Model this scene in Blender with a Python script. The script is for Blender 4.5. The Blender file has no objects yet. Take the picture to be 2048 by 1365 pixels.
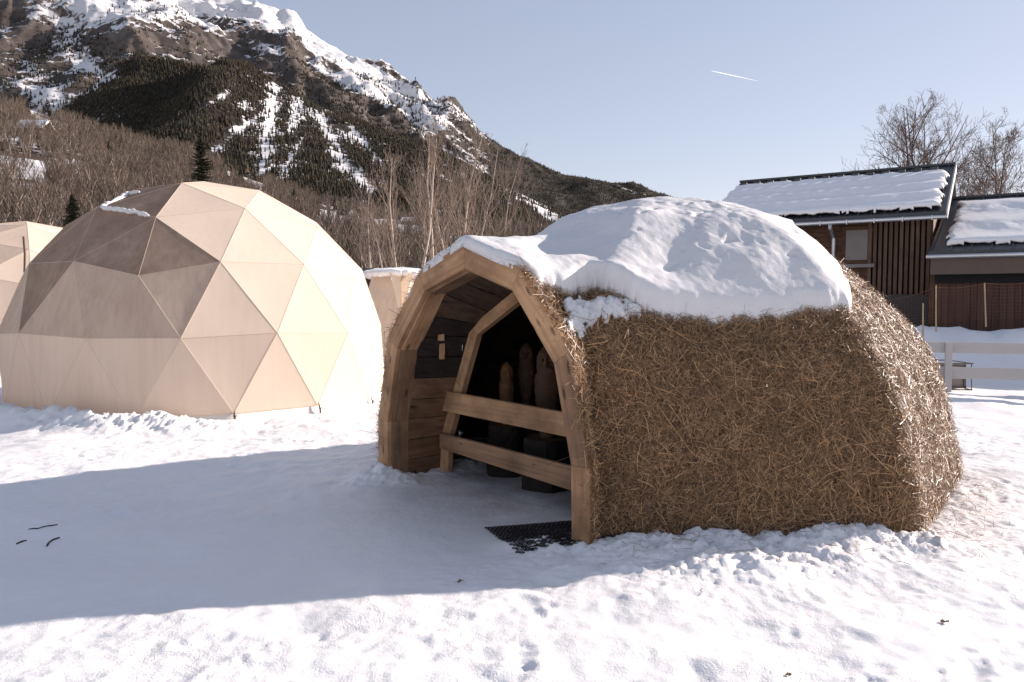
import bpy, math, random
import numpy as np
from mathutils import Vector, Matrix

SC = bpy.context.scene
COL = SC.collection
R = math.radians
random.seed(7)
RNG = np.random.default_rng(11)

# ------------------------------------------------------------------ camera, sky, sun, exposure
CAM_H, FPX, HOR = 1.6, 1500.0, 600.0
PITCH = math.atan((682.5 - HOR) / FPX)
cam = bpy.data.cameras.new('camera')
cam.lens = 36.0 * FPX / 2048.0
cam.sensor_width = 36.0
cam.clip_start, cam.clip_end = 0.05, 30000
camo = bpy.data.objects.new('camera', cam)
COL.objects.link(camo)
camo.location = (0, 0, CAM_H)
camo.rotation_euler = (R(90) - PITCH, 0, 0)
SC.camera = camo

SUN_AZ, SUN_EL = R(22), R(20.5)          # sun direction: from +x turned towards +y
SKY_STRENGTH, SUN_STRENGTH = 0.118, 4.0
world = bpy.data.worlds.new('World')
SC.world = world
world.use_nodes = True
wn = world.node_tree
bg = wn.nodes['Background']
sky = wn.nodes.new('ShaderNodeTexSky')
sky.sky_type = 'NISHITA'
sky.sun_disc = False
sky.sun_elevation = SUN_EL
sky.sun_rotation = R(90) - SUN_AZ
sky.altitude = 1300
sky.air_density = 1.0
sky.dust_density = 0.45
sky.ozone_density = 1.0
hs = wn.nodes.new('ShaderNodeHueSaturation')
hs.inputs['Saturation'].default_value = 1.0
tint = wn.nodes.new('ShaderNodeMix'); tint.data_type = 'RGBA'; tint.blend_type = 'MULTIPLY'; tint.inputs[0].default_value = 1.0
tint.inputs[7].default_value = (1.39, 1.265, 1.30, 1)
gam = wn.nodes.new('ShaderNodeGamma'); gam.inputs['Gamma'].default_value = .52
wn.links.new(sky.outputs[0], gam.inputs['Color']); wn.links.new(gam.outputs[0], hs.inputs['Color']); wn.links.new(hs.outputs[0], tint.inputs[6])
wn.links.new(tint.outputs[2], bg.inputs[0])
bg.inputs[1].default_value = SKY_STRENGTH
sun = bpy.data.lights.new('sun', 'SUN')
sun.energy = SUN_STRENGTH
sun.angle = R(0.5)
sun.color = (1.0, 0.865, 0.78)
suno = bpy.data.objects.new('sun', sun)
COL.objects.link(suno)
SD = Vector((math.cos(SUN_EL) * math.cos(SUN_AZ), math.cos(SUN_EL) * math.sin(SUN_AZ), math.sin(SUN_EL)))
suno.rotation_euler = SD.to_track_quat('Z', 'Y').to_euler()
suno.location = (30, 10, 20)
vs = SC.view_settings
vs.view_transform = 'Standard'
vs.look = 'None'
vs.exposure = 1.13
vs.gamma = 1.0
cy = SC.cycles
cy.max_bounces = 8
cy.diffuse_bounces = 5
cy.transmission_bounces = 4
cy.transparent_max_bounces = 8
cy.use_denoising = True
cy.sample_clamp_indirect = 6

# ------------------------------------------------------------------ picture to world helpers
_c, _s = math.cos(PITCH), math.sin(PITCH)
def ray(px, py):
    a = (px - 1024.0) / FPX
    b = (682.5 - py) / FPX
    return np.array([a, _c + b * _s, -_s + b * _c])
def at(px, py, Y):
    r = ray(px, py)
    t = Y / r[1]
    return np.array([r[0] * t, Y, CAM_H + r[2] * t])
def G(px, py, z=0.0):
    r = ray(px, py)
    t = (z - CAM_H) / r[2]
    return np.array([r[0] * t, r[1] * t, z])
def onplane(px, py, p0, n):
    r = ray(px, py)
    o = np.array([0, 0, CAM_H])
    t = np.dot(np.asarray(p0) - o, n) / np.dot(r, n)
    return o + r * t
def project(x, y, z):
    z = z - CAM_H
    d = y * _c - z * _s
    up = y * _s + z * _c
    return 1024 + FPX * x / d, 682.5 - FPX * up / d

# ------------------------------------------------------------------ noise
def _hash(ix, iy, iz, seed):
    h = (ix.astype(np.int64) * 374761393 + iy.astype(np.int64) * 668265263 + iz.astype(np.int64) * 2147483647 + seed * 1274126177) & 0xFFFFFFFF
    h = ((h ^ (h >> 13)) * 1274126177) & 0xFFFFFFFF
    return (h ^ (h >> 16)) & 0xFFFFFFFF
def perlin(x, y, z=None, seed=0):
    x = np.asarray(x, float); y = np.asarray(y, float)
    z = np.zeros_like(x) if z is None else np.asarray(z, float)
    xi, yi, zi = np.floor(x), np.floor(y), np.floor(z)
    xf, yf, zf = x - xi, y - yi, z - zi
    xi, yi, zi = xi.astype(np.int64), yi.astype(np.int64), zi.astype(np.int64)
    u, v, w = (t * t * t * (t * (t * 6 - 15) + 10) for t in (xf, yf, zf))
    flat = not np.any(zf)
    def g(dx, dy, dz):
        h = _hash(xi + dx, yi + dy, zi + dz, seed)
        a = (h & 1023) * (2 * np.pi / 1024)
        b = ((h >> 10) & 1023) / 511.5 - 1.0
        if flat:
            return np.cos(a) * (xf - dx) + np.sin(a) * (yf - dy)
        q = np.sqrt(1 - b * b * .999)
        return q * np.cos(a) * (xf - dx) + q * np.sin(a) * (yf - dy) + b * (zf - dz)
    def lerp(a, b, t): return a + (b - a) * t
    p = lerp(lerp(g(0, 0, 0), g(1, 0, 0), u), lerp(g(0, 1, 0), g(1, 1, 0), u), v)
    if flat:
        return p * 1.4
    q = lerp(lerp(g(0, 0, 1), g(1, 0, 1), u), lerp(g(0, 1, 1), g(1, 1, 1), u), v)
    return lerp(p, q, w) * 1.4
def fbm(x, y, z=None, oct=4, seed=0, gain=.5):
    s, a, f = 0, 1.0, 1.0
    for o in range(oct):
        s = s + a * perlin(x * f, y * f, None if z is None else z * f, seed + o * 17)
        a *= gain; f *= 2.03
    return s
def ridged(x, y, oct=4, seed=0, gain=.5):
    s, a, f = 0, 1.0, 1.0
    for o in range(oct):
        s = s + a * (1 - 2 * np.abs(perlin(x * f, y * f, None, seed + o * 31)))
        a *= gain; f *= 2.07
    return s
def sstep(a, b, x):
    t = np.clip((x - a) / (b - a), 0, 1)
    return t * t * (3 - 2 * t)

# ------------------------------------------------------------------ mesh helpers
def link(name, me, mat=None, parent=None, mats=None):
    o = bpy.data.objects.new(name, me)
    COL.objects.link(o)
    for m in (mats or ([mat] if mat else [])):
        me.materials.append(m)
    if parent:
        o.parent = parent
        o.location = -parent.location
    return o
def np_mesh(name, V, F, smooth=False, attrs=None, midx=None):
    """V (n,3); F int array (m,k) or list of such arrays"""
    me = bpy.data.meshes.new(name)
    V = np.ascontiguousarray(V, np.float32)
    Fs = F if isinstance(F, list) else [F]
    Fs = [np.asarray(f, np.int32) for f in Fs if len(f)]
    me.vertices.add(len(V))
    me.vertices.foreach_set('co', V.ravel())
    loops = np.concatenate([f.ravel() for f in Fs])
    tot = np.concatenate([np.full(len(f), f.shape[1], np.int32) for f in Fs])
    st = np.concatenate([[0], np.cumsum(tot)[:-1]]).astype(np.int32)
    me.loops.add(len(loops))
    me.loops.foreach_set('vertex_index', loops)
    me.polygons.add(len(tot))
    me.polygons.foreach_set('loop_start', st)
    me.polygons.foreach_set('loop_total', tot)
    me.polygons.foreach_set('use_smooth', np.full(len(tot), bool(smooth)))
    if midx is not None:
        me.polygons.foreach_set('material_index', np.asarray(midx, np.int32))
    me.update(calc_edges=True)
    for k, a in (attrs or {}).items():
        at_ = me.attributes.new(k, 'FLOAT', 'POINT')
        at_.data.foreach_set('value', np.asarray(a, np.float32).ravel())
    return me
def grid_faces(nx, ny, keep=None):
    i = np.arange((nx) * (ny)).reshape(ny, nx)
    f = np.stack([i[:-1, :-1], i[:-1, 1:], i[1:, 1:], i[1:, :-1]], -1).reshape(-1, 4)
    return f

class MB:
    def __init__(self): self.v = []; self.f = []
    def add(self, vs, fs):
        b = len(self.v)
        self.v += [tuple(map(float, p)) for p in vs]
        self.f += [tuple(b + i for i in f) for f in fs]
        return self
    def box(self, lo, hi, M=None):
        x0, y0, z0 = lo; x1, y1, z1 = hi
        p = [(x0, y0, z0), (x1, y0, z0), (x1, y1, z0), (x0, y1, z0), (x0, y0, z1), (x1, y0, z1), (x1, y1, z1), (x0, y1, z1)]
        if M is not None: p = [M @ Vector(q) for q in p]
        return self.add(p, [(0, 3, 2, 1), (4, 5, 6, 7), (0, 1, 5, 4), (1, 2, 6, 5), (2, 3, 7, 6), (3, 0, 4, 7)])
    def hexa(self, p):        # eight corners, bottom four then top four
        return self.add(p, [(0, 3, 2, 1), (4, 5, 6, 7), (0, 1, 5, 4), (1, 2, 6, 5), (2, 3, 7, 6), (3, 0, 4, 7)])
    def beam(self, a, b, w, h, up=(0, 0, 1)):
        a, b = Vector(a), Vector(b)
        d = (b - a).normalized(); up = Vector(up)
        s = d.cross(up)
        if s.length < 1e-4: s = d.cross(Vector((1, 0, 0)))
        s.normalize(); t = s.cross(d)
        s *= w / 2; t *= h / 2
        return self.hexa([a - s - t, a + s - t, a + s + t, a - s + t, b - s - t, b + s - t, b + s + t, b - s + t])
    def tube(self, pts, rad, n=6, caps=True):
        pts = [Vector(p) for p in pts]
        if not hasattr(rad, '__len__'): rad = [rad] * len(pts)
        vs, fs = [], []
        ref = Vector((0.31, 0.17, 0.93))
        for i, p in enumerate(pts):
            d = (pts[min(i + 1, len(pts) - 1)] - pts[max(i - 1, 0)])
            d = d.normalized() if d.length > 1e-9 else Vector((0, 0, 1))
            s = d.cross(ref)
            if s.length < .05: s = d.cross(Vector((1, 0, 0)))
            s.normalize(); t = d.cross(s)
            for k in range(n):
                a = 2 * math.pi * k / n
                vs.append(p + (s * math.cos(a) + t * math.sin(a)) * rad[i])
        for i in range(len(pts) - 1):
            for k in range(n):
                k2 = (k + 1) % n
                fs.append((i * n + k, i * n + k2, (i + 1) * n + k2, (i + 1) * n + k))
        if caps:
            fs.append(tuple(range(n))[::-1]); fs.append(tuple((len(pts) - 1) * n + k for k in range(n)))
        return self.add(vs, fs)
    def me(self, name, smooth=False):
        m = bpy.data.meshes.new(name)
        m.from_pydata(self.v, [], self.f)
        if smooth:
            m.polygons.foreach_set('use_smooth', [True] * len(m.polygons))
        m.update()
        return m
    def build(self, name, mat, parent=None, smooth=False, bevel=0):
        o = link(name, self.me(name, smooth), mat, parent)
        if bevel:
            b = o.modifiers.new('bevel', 'BEVEL'); b.width = bevel; b.segments = 2; b.limit_method = 'ANGLE'
        return o

def tag(o, label=None, cat=None, group=None, kind=None):
    if label: o['label'] = label
    if cat: o['category'] = cat
    if group: o['group'] = group
    if kind: o['kind'] = kind
    return o
def empty(name, loc, label, cat, group=None):
    o = bpy.data.objects.new(name, None)
    COL.objects.link(o)
    o.location = loc
    o.empty_display_size = .2
    return tag(o, label, cat, group)
def local_board(name, corners, mat, parent, x_axis, y_hint, bevel=.004):
    """a board given by 8 world corners, meshed in its own frame (x along the grain)"""
    c = sum((Vector(p) for p in corners), Vector()) / len(corners)
    x = Vector(x_axis).normalized()
    y = Vector(y_hint); y = (y - x * y.dot(x)).normalized()
    z = x.cross(y)
    M = Matrix(((x.x, y.x, z.x, c.x), (x.y, y.y, z.y, c.y), (x.z, y.z, z.z, c.z), (0, 0, 0, 1)))
    Mi = M.inverted()
    mb = MB().hexa([Mi @ Vector(p) for p in corners])
    o = link(name, mb.me(name), mat)
    o.parent = parent
    o.matrix_basis = Matrix.Translation(-parent.location) @ M
    if bevel:
        b = o.modifiers.new('bevel', 'BEVEL'); b.width = bevel; b.segments = 2; b.limit_method = 'ANGLE'
    return o
def beam_corners(a, b, w, h, up=(0, 0, 1)):
    a, b = Vector(a), Vector(b)
    d = (b - a).normalized(); up = Vector(up)
    s = d.cross(up)
    if s.length < 1e-4: s = d.cross(Vector((1, 0, 0)))
    s.normalize(); t = s.cross(d)
    s *= w / 2; t *= h / 2
    return [a - s - t, a + s - t, a + s + t, a - s + t, b - s - t, b + s - t, b + s + t, b - s + t], d, s

# ------------------------------------------------------------------ materials
class NT:
    def __init__(self, name):
        self.m = bpy.data.materials.new(name); self.m.use_nodes = True
        self.t = self.m.node_tree; self.b = self.t.nodes['Principled BSDF']; self.out = self.t.nodes['Material Output']
    def n(self, typ, **kw):
        nd = self.t.nodes.new(typ)
        for k, v in kw.items():
            if k.startswith('i_'):
                nd.inputs[k[2:].replace('_', ' ')].default_value = v
            else: setattr(nd, k, v)
        return nd
    def l(self, a, b): self.t.links.new(a, b)
    def coord(self, kind='Object', scale=(1, 1, 1)):
        tc = self.n('ShaderNodeTexCoord'); mp = self.n('ShaderNodeMapping')
        mp.inputs['Scale'].default_value = scale
        self.l(tc.outputs[kind], mp.inputs['Vector']); return mp.outputs[0]
    def noise(self, vec, scale, detail=4, rough=.55, dist=0):
        nd = self.n('ShaderNodeTexNoise'); nd.inputs['Scale'].default_value = scale
        nd.inputs['Detail'].default_value = detail; nd.inputs['Roughness'].default_value = rough; nd.inputs['Distortion'].default_value = dist
        if vec is not None: self.l(vec, nd.inputs['Vector'])
        return nd.outputs['Fac']
    def ramp(self, fac, stops, interp='LINEAR'):
        nd = self.n('ShaderNodeValToRGB'); cr = nd.color_ramp; cr.interpolation = interp
        while len(cr.elements) < len(stops): cr.elements.new(.5)
        for e, (p, c) in zip(cr.elements, stops):
            e.position = p
            e.color = (*c, 1) if hasattr(c, '__len__') else (c, c, c, 1)
        self.l(fac, nd.inputs[0]); return nd.outputs[0]
    def mix(self, fac, a, b, mode='MIX'):
        nd = self.n('ShaderNodeMix'); nd.data_type = 'RGBA'; nd.blend_type = mode
        for i, v in ((0, fac), (6, a), (7, b)):
            if isinstance(v, (int, float)): nd.inputs[i].default_value = v
            elif isinstance(v, (tuple, list)): nd.inputs[i].default_value = (*v, 1)
            else: self.l(v, nd.inputs[i])
        return nd.outputs[2]
    def math(self, op, a, b=0.0):
        nd = self.n('ShaderNodeMath'); nd.operation = op
        for i, v in enumerate((a, b)):
            if isinstance(v, (int, float)): nd.inputs[i].default_value = v
            else: self.l(v, nd.inputs[i])
        return nd.outputs[0]
    def attr(self, name):
        nd = self.n('ShaderNodeAttribute'); nd.attribute_name = name; return nd.outputs['Fac']
    def bump(self, h, strength=.3, dist=.01):
        nd = self.n('ShaderNodeBump'); nd.inputs['Strength'].default_value = strength; nd.inputs['Distance'].default_value = dist
        self.l(h, nd.inputs['Height']); self.l(nd.outputs[0], self.b.inputs['Normal']); return nd.outputs[0]
    def base(self, c):
        if isinstance(c, (tuple, list)): self.b.inputs['Base Color'].default_value = (*c, 1)
        else: self.l(c, self.b.inputs['Base Color'])
    def rough(self, r): self.b.inputs['Roughness'].default_value = r
    def spec(self, r): self.b.inputs['Specular IOR Level'].default_value = r

def plain(name, col, rough=.6, metal=0, spec=.4, var=.12, scale=6):
    t = NT(name)
    f = t.noise(t.coord(), scale, 5)
    t.base(t.mix(f, tuple(c * (1 - var) for c in col), tuple(min(1, c * (1 + var)) for c in col)))
    t.rough(rough); t.spec(spec); t.b.inputs['Metallic'].default_value = metal
    return t.m

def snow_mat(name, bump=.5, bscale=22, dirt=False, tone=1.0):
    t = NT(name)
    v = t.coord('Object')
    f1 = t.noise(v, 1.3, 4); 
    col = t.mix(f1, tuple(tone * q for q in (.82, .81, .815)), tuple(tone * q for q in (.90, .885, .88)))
    if dirt:
        d = t.attr('dirt')
        dn = t.noise(v, 5, 6, .65)
        dcol = t.mix(dn, (.16, .13, .12), (.42, .38, .37))
        col = t.mix(d, col, dcol)
        sp = t.noise(v, 95, 2)
        spk = t.ramp(sp, [(.0, 0.0), (.80, 0.0), (.84, .55)])
        pm = t.attr('litter')
        col = t.mix(t.math('MULTIPLY', spk, pm), col, (.16, .11, .07))
    t.base(col)
    t.rough(.55); t.spec(.25)
    n1 = t.noise(v, bscale, 6, .62); n2 = t.noise(v, bscale * 6, 3, .6)
    msk = t.ramp(t.noise(v, 1.1, 4, .6, .5), [(.36, .25), (.66, 1.0)])
    h = t.math('MULTIPLY', t.math('ADD', n1, t.math('MULTIPLY', n2, .4)), msk)
    t.bump(h, bump, .018)
    t.b.inputs['Subsurface Weight'].default_value = 0.0
    return t.m

def wood_mat(name, dark, light, knots=True, rough=.72, stain=.5, grain=26):
    t = NT(name)
    oi = t.n('ShaderNodeObjectInfo')
    tc = t.n('ShaderNodeTexCoord')
    off = t.n('ShaderNodeVectorMath'); off.operation = 'MULTIPLY_ADD'
    t.l(oi.outputs['Random'], off.inputs[0]); off.inputs[1].default_value = (37.0, 11.0, 23.0); t.l(tc.outputs['Object'], off.inputs[2])
    mp = t.n('ShaderNodeMapping'); mp.inputs['Scale'].default_value = (1.6, grain, grain); t.l(off.outputs[0], mp.inputs['Vector'])
    g = t.noise(mp.outputs[0], 1.0, 6, .6, .35)
    c = t.ramp(g, [(.25, dark), (.5, tuple((a + b) / 2 for a, b in zip(dark, light))), (.75, light)])
    big = t.noise(off.outputs[0], 2.2, 4, .6)
    c = t.mix(t.ramp(big, [(.42, 0.0), (.72, stain)]), c, tuple(.42 * a for a in dark))
    tone = t.math('ADD', t.math('MULTIPLY', oi.outputs['Random'], .36), .82)
    cc = t.n('ShaderNodeCombineColor')
    for i in range(3): t.l(tone, cc.inputs[i])
    c = t.mix(1.0, c, cc.outputs[0], 'MULTIPLY')
    if knots:
        mp2 = t.n('ShaderNodeMapping'); mp2.inputs['Scale'].default_value = (3.2, 9, 9); t.l(off.outputs[0], mp2.inputs['Vector'])
        vo = t.n('ShaderNodeTexVoronoi'); vo.inputs['Scale'].default_value = 1.0; t.l(mp2.outputs[0], vo.inputs['Vector'])
        k = t.ramp(vo.outputs['Distance'], [(.05, .85), (.12, .55), (.17, 0.0)])
        c = t.mix(k, c, tuple(.28 * a for a in dark))
    t.base(c); t.rough(rough); t.spec(.25)
    t.bump(g, .35, .004)
    return t.m

def straw_mat(name, a, b, c, spec=.5):
    t = NT(name)
    ge = t.n('ShaderNodeNewGeometry')
    col = t.ramp(ge.outputs['Random Per Island'], [(0, a), (.5, b), (.85, c), (1.0, tuple(min(1, 1.35 * q) for q in c))])
    t.base(col); t.rough(.42); t.spec(spec)
    return t.m

def fabric_mat(name, streaks=1.0):
    t = NT(name)
    v = t.coord('Object')
    st = t.noise(t.coord('Object', (7, 7, .35)), 1.6, 5, .65)
    st2 = t.noise(t.coord('Object', (2.2, 2.2, .6)), 1.0, 4, .6)
    weave = t.noise(v, 160, 2)
    clean, dirty = (.88, .765, .64), (.50, .375, .27)
    up = t.attr('soil_shade')
    f = t.math('MULTIPLY', t.ramp(st, [(.42, 0.0), (.78, .7 * streaks)]), t.math('ADD', up, .14))
    c = t.mix(f, clean, dirty)                         # weather-soiled panels, dirtier where rain runs off
    c = t.mix(t.math('MULTIPLY', up, t.math('ADD', t.math('MULTIPLY', st2, .5), .55)), c, (.155, .108, .085))  # panel tone carries grime together with painted shade of the unlit sides
    di = t.n('ShaderNodeBsdfDiffuse'); tr = t.n('ShaderNodeBsdfTranslucent'); ms = t.n('ShaderNodeMixShader')
    t.l(c, di.inputs[0])
    t.l(t.mix(1.0, c, (1.0, .90, .79), 'MULTIPLY'), tr.inputs[0])
    ms.inputs[0].default_value = .28
    bp = t.n('ShaderNodeBump'); bp.inputs['Strength'].default_value = .12; bp.inputs['Distance'].default_value = .003
    t.l(weave, bp.inputs['Height']); t.l(bp.outputs[0], di.inputs['Normal'])
    t.l(di.outputs[0], ms.inputs[1]); t.l(tr.outputs[0], ms.inputs[2])
    t.l(ms.outputs[0], t.out.inputs['Surface'])
    return t.m

M = {}
M['ground_snow'] = snow_mat('ground_snow', .62, 18, dirt=True)
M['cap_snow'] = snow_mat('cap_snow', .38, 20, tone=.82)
M['roof_snow'] = snow_mat('roof_snow', .25, 9)
M['new_wood'] = wood_mat('new_wood', (.37, .195, .095), (.68, .42, .235), stain=.85)
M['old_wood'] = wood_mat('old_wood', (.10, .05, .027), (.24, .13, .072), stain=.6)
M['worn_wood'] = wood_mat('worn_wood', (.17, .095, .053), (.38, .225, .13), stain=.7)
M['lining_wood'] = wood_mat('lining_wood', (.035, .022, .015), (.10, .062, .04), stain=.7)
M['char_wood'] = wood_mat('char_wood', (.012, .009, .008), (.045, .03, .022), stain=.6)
M['owl_wood'] = wood_mat('owl_wood', (.12, .055, .023), (.24, .125, .055), knots=False, grain=12, stain=.4)
M['owl_wood_dark'] = wood_mat('owl_wood_dark', (.055, .027, .015), (.125, .066, .036), knots=True, grain=10, stain=.4)
M['bark'] = plain('bark', (.017, .011, .008), .9, var=.5, scale=14)
M['straw_mat'] = None
t = NT('straw_mat')
v = t.coord('Object')
n1 = t.noise(v, 34, 6, .7, 1.2)
t.base(t.ramp(n1, [(.3, (.018, .010, .005)), (.55, (.075, .041, .019)), (.8, (.18, .104, .050))])); t.rough(.8); t.spec(.2)
t.bump(n1, .9, .03); M['straw_mat'] = t.m
M['straw'] = straw_mat('straw', (.058, .028, .012), (.225, .126, .055), (.52, .305, .148), .5)
M['straw_mat'].name = 'straw_base'
M['fabric'] = fabric_mat('fabric')
M['fabric_skirt'] = plain('fabric_skirt', (.80, .74, .68), .7, var=.08)
M['seam'] = plain('seam', (.70, .59, .48), .7)
M['dark_rope'] = plain('dark_rope', (.12, .075, .05), .8)
M['rubber'] = plain('rubber', (.012, .012, .013), .55, spec=.5)
M['metal'] = plain('metal', (.75, .76, .78), .22, metal=1.0)
M['screw'] = plain('screw', (.7, .68, .64), .3, metal=1.0)
M['roof_metal'] = plain('roof_metal', (.055, .058, .064), .45, metal=.3)
M['gutter_zinc'] = plain('gutter_zinc', (.55, .56, .58), .35, metal=.8)
M['chalet_wood'] = wood_mat('chalet_wood', (.060, .029, .016), (.13, .068, .038), knots=False, grain=7, stain=.5)
M['slat_wood'] = wood_mat('slat_wood', (.085, .052, .036), (.16, .103, .072), knots=False, grain=14, stain=.4)
M['garage_wood'] = None
t = NT('garage_wood')
v = t.coord('Object', (5.5, 5.5, .25))
n1 = t.noise(v, 1.2, 5, .6)
t.base(t.ramp(n1, [(.3, (.035, .014, .009)), (.55, (.08, .032, .019)), (.8, (.14, .062, .037))])); t.rough(.7); M['garage_wood'] = t.m
M['fascia'] = plain('fascia', (.125, .092, .076), .7)
M['gap_shade'] = plain('gap_shade', (.012, .011, .011), .9)
M['panel_grey'] = plain('panel_grey', (.20, .178, .165), .6)
M['concrete'] = plain('concrete', (.055, .05, .047), .85)
M['white_paint'] = plain('white_paint', (.44, .415, .40), .5, var=.05, scale=3)
M['net'] = plain('net', (.20, .075, .045), .7)
M['pole_bamboo'] = plain('pole_bamboo', (.45, .33, .18), .6)
M['frame_dark'] = plain('frame_dark', (.10, .08, .075), .5)
M['birch_trunk'] = plain('birch_trunk', (.40, .32, .26), .8, var=.5, scale=3)
M['twig'] = plain('twig', (.20, .145, .11), .8, var=.3, scale=.8)
M['dark_trunk'] = plain('dark_trunk', (.10, .075, .062), .85, var=.4)
M['dark_twig'] = plain('dark_twig', (.14, .10, .085), .85, var=.3)
M['spruce'] = plain('spruce', (.050, .050, .028), .8, var=.6, scale=1.5)
M['stick'] = plain('stick', (.03, .025, .025), .8)
M['leaf'] = plain('leaf', (.16, .09, .05), .8)
t = NT('forest_needles')
ge = t.n('ShaderNodeNewGeometry')
t.base(t.ramp(ge.outputs['Random Per Island'], [(0, (.020, .019, .014)), (.6, (.042, .037, .024)), (.86, (.070, .054, .033)), (1, (.11, .072, .046))]))  # needles lightened and browned in colour to imitate haze
t.rough(.85); t.spec(.2); M['forest'] = t.m
t = NT('bare_wood_twigs')
ge = t.n('ShaderNodeNewGeometry')
v = t.coord('Object')
big = t.noise(v, .012, 3)
t.base(t.mix(big, t.ramp(ge.outputs['Random Per Island'], [(0, (.075, .056, .043)), (.6, (.155, .116, .088)), (1, (.25, .19, .145))]), (.125, .097, .078)))
t.rough(.85); t.spec(.2); M['bare_twigs'] = t.m
M['bare_trunks'] = plain('bare_trunks', (.36, .29, .235), .85, var=.4, scale=.3)

def hill_mat(name, rock1, rock2, soil_shade, nscale):
    t = NT(name)
    v = t.coord('Object')
    s = t.attr('snow'); w = t.attr('wood')
    n1 = t.noise(v, nscale, 8, .68, .4); n2 = t.noise(v, nscale * 2.6, 10, .74, .6)
    fac = t.math('ADD', s, t.math('MULTIPLY', t.math('SUBTRACT', n2, .5), 1.9))
    m = t.ramp(fac, [(.44, 0.0), (.56, 1.0)])
    rock = t.ramp(n1, [(.25, tuple(.5 * q for q in rock1)), (.5, rock1), (.75, rock2)])
    gnd = t.mix(w, rock, soil_shade)
    t.base(t.mix(m, gnd, (.68, .675, .685)))  # snow dulled in colour to stand in for distance haze
    t.rough(.85); t.spec(.15)
    t.bump(t.math('ADD', n1, t.math('MULTIPLY', n2, .5)), .8, 6.0 / (nscale * 400))
    return t.m
M['mountain'] = hill_mat('mountain', (.085, .070, .062), (.19, .16, .142), (.040, .034, .026), .012)  # rock lightened in colour in place of haze
M['mid_hill'] = hill_mat('mid_hill', (.055, .046, .040), (.12, .10, .09), (.026, .021, .016), .02)
M['near_hill'] = hill_mat('near_hill', (.085, .062, .048), (.14, .105, .08), (.075, .053, .040), .09)
t = NT('contrail'); di = t.n('ShaderNodeBsdfDiffuse'); tr = t.n('ShaderNodeBsdfTranslucent'); ad = t.n('ShaderNodeAddShader')
di.inputs[0].default_value = (.9, .9, .9, 1); tr.inputs[0].default_value = (.9, .9, .9, 1)
tp = t.n('ShaderNodeBsdfTransparent'); mx = t.n('ShaderNodeMixShader'); mx.inputs[0].default_value = .34
t.l(di.outputs[0], ad.inputs[0]); t.l(tr.outputs[0], ad.inputs[1]); t.l(tp.outputs[0], mx.inputs[1]); t.l(ad.outputs[0], mx.inputs[2]); t.l(mx.outputs[0], t.out.inputs['Surface']); M['contrail'] = t.m

# ------------------------------------------------------------------ hut frame (u across the arch, v inwards)
EU = np.array([.64594, -.76339, 0]); EV = np.array([.76339, .64594, 0]); M0 = np.array([-.3563, 5.6627, 0])
def W(u, v, z):
    u, v, z = np.broadcast_arrays(np.asarray(u, float), np.asarray(v, float), np.asarray(z, float))
    return M0 + u[..., None] * EU + v[..., None] * EV + z[..., None] * np.array([0, 0, 1.])
def UV(x, y):
    return (x - M0[0]) * EU[0] + (y - M0[1]) * EU[1], (x - M0[0]) * EV[0] + (y - M0[1]) * EV[1]
VC = 2.40
PR = np.array([(2.64, 0), (2.615, .22), (2.575, .45), (2.48, .8), (2.35, 1.15), (2.11, 1.46), (1.69, 1.84), (1.22, 2.14), (.70, 2.335), (.3, 2.40), (0, 2.41)])
_sl = np.concatenate([[0], np.cumsum(np.hypot(*np.diff(PR, axis=0).T))]); SLEN = _sl[-1]
_sf = np.linspace(0, SLEN, 200)
def _smooth(a):
    k = np.ones(15) / 15
    p = np.concatenate([2 * a[0] - a[7:0:-1], a, 2 * a[-1] - a[-2:-9:-1]])
    return np.convolve(p, k, 'valid')
_pr, _pz = _smooth(np.interp(_sf, _sl, PR[:, 0])), _smooth(np.interp(_sf, _sl, PR[:, 1]))
_pr[-1] = 0; _pz = np.maximum.accumulate(_pz)
def prof(s): return np.interp(s, _sf, _pr), np.interp(s, _sf, _pz)
HS = math.pi / 7
def polyfac(phi):              # heptagon radius factor; phi measured from -v, facets centred on multiples of 2*HS
    l = np.mod(phi + HS, 2 * HS) - HS
    f = math.cos(HS) / np.cos(l)
    return np.minimum(f, .988) * .5 + f * .5
def fillet(phi, z):            # the thatch is carried out in a fold where the entrance meets the round wall
    p_ = np.mod(phi + math.pi, 2 * math.pi) - math.pi
    return .085 * np.exp(-((np.abs(p_) - HS * .95) / .30) ** 2 - ((z - 1.42) / .38) ** 2)
def dome_pt(phi, s, off=0.0, scale=1.0):
    r, z = prof(s)
    f = polyfac(phi) * (1 + fillet(phi, z) * (scale == 1.0))
    u = np.sin(phi) * r * f * scale; v = VC - np.cos(phi) * r * f * scale
    return u, v, z * (scale if scale != 1 else 1)
def rho(u, v):
    du, dv = u, VC - v
    phi = np.arctan2(du, dv)
    return np.hypot(du, dv) / polyfac(phi)
def dome_z(u, v):
    p0 = rho(u, v); phi = np.arctan2(u, VC - v)
    z = np.interp(p0, _pr[::-1], _pz[::-1])
    for _ in range(5):
        p = p0 / (1 + fillet(phi, z)); z = .5 * z + .5 * np.interp(p, _pr[::-1], _pz[::-1])
    return np.where(p > 2.66, -1.0, z)
def taper(u, v, z):
    return u * (1 - np.clip(v - .04, 0, .14) * np.interp(z, [0, .5, 1.0, 1.35, 1.8], [1.0, .9, .5, .16, .03]))
ARCH_OUT = [(-1.31, 0), (-1.30, .54), (-1.12, 1.275), (-.63, 1.82), (0, 2.035), (.63, 1.82), (1.12, 1.275), (1.30, .54), (1.31, 0)]
ARCH_IN = [(-1.15, 0), (-1.14, .53), (-.975, 1.18), (-.55, 1.67), (0, 1.835), (.55, 1.67), (.975, 1.18), (1.14, .53), (1.15, 0)]
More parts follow.
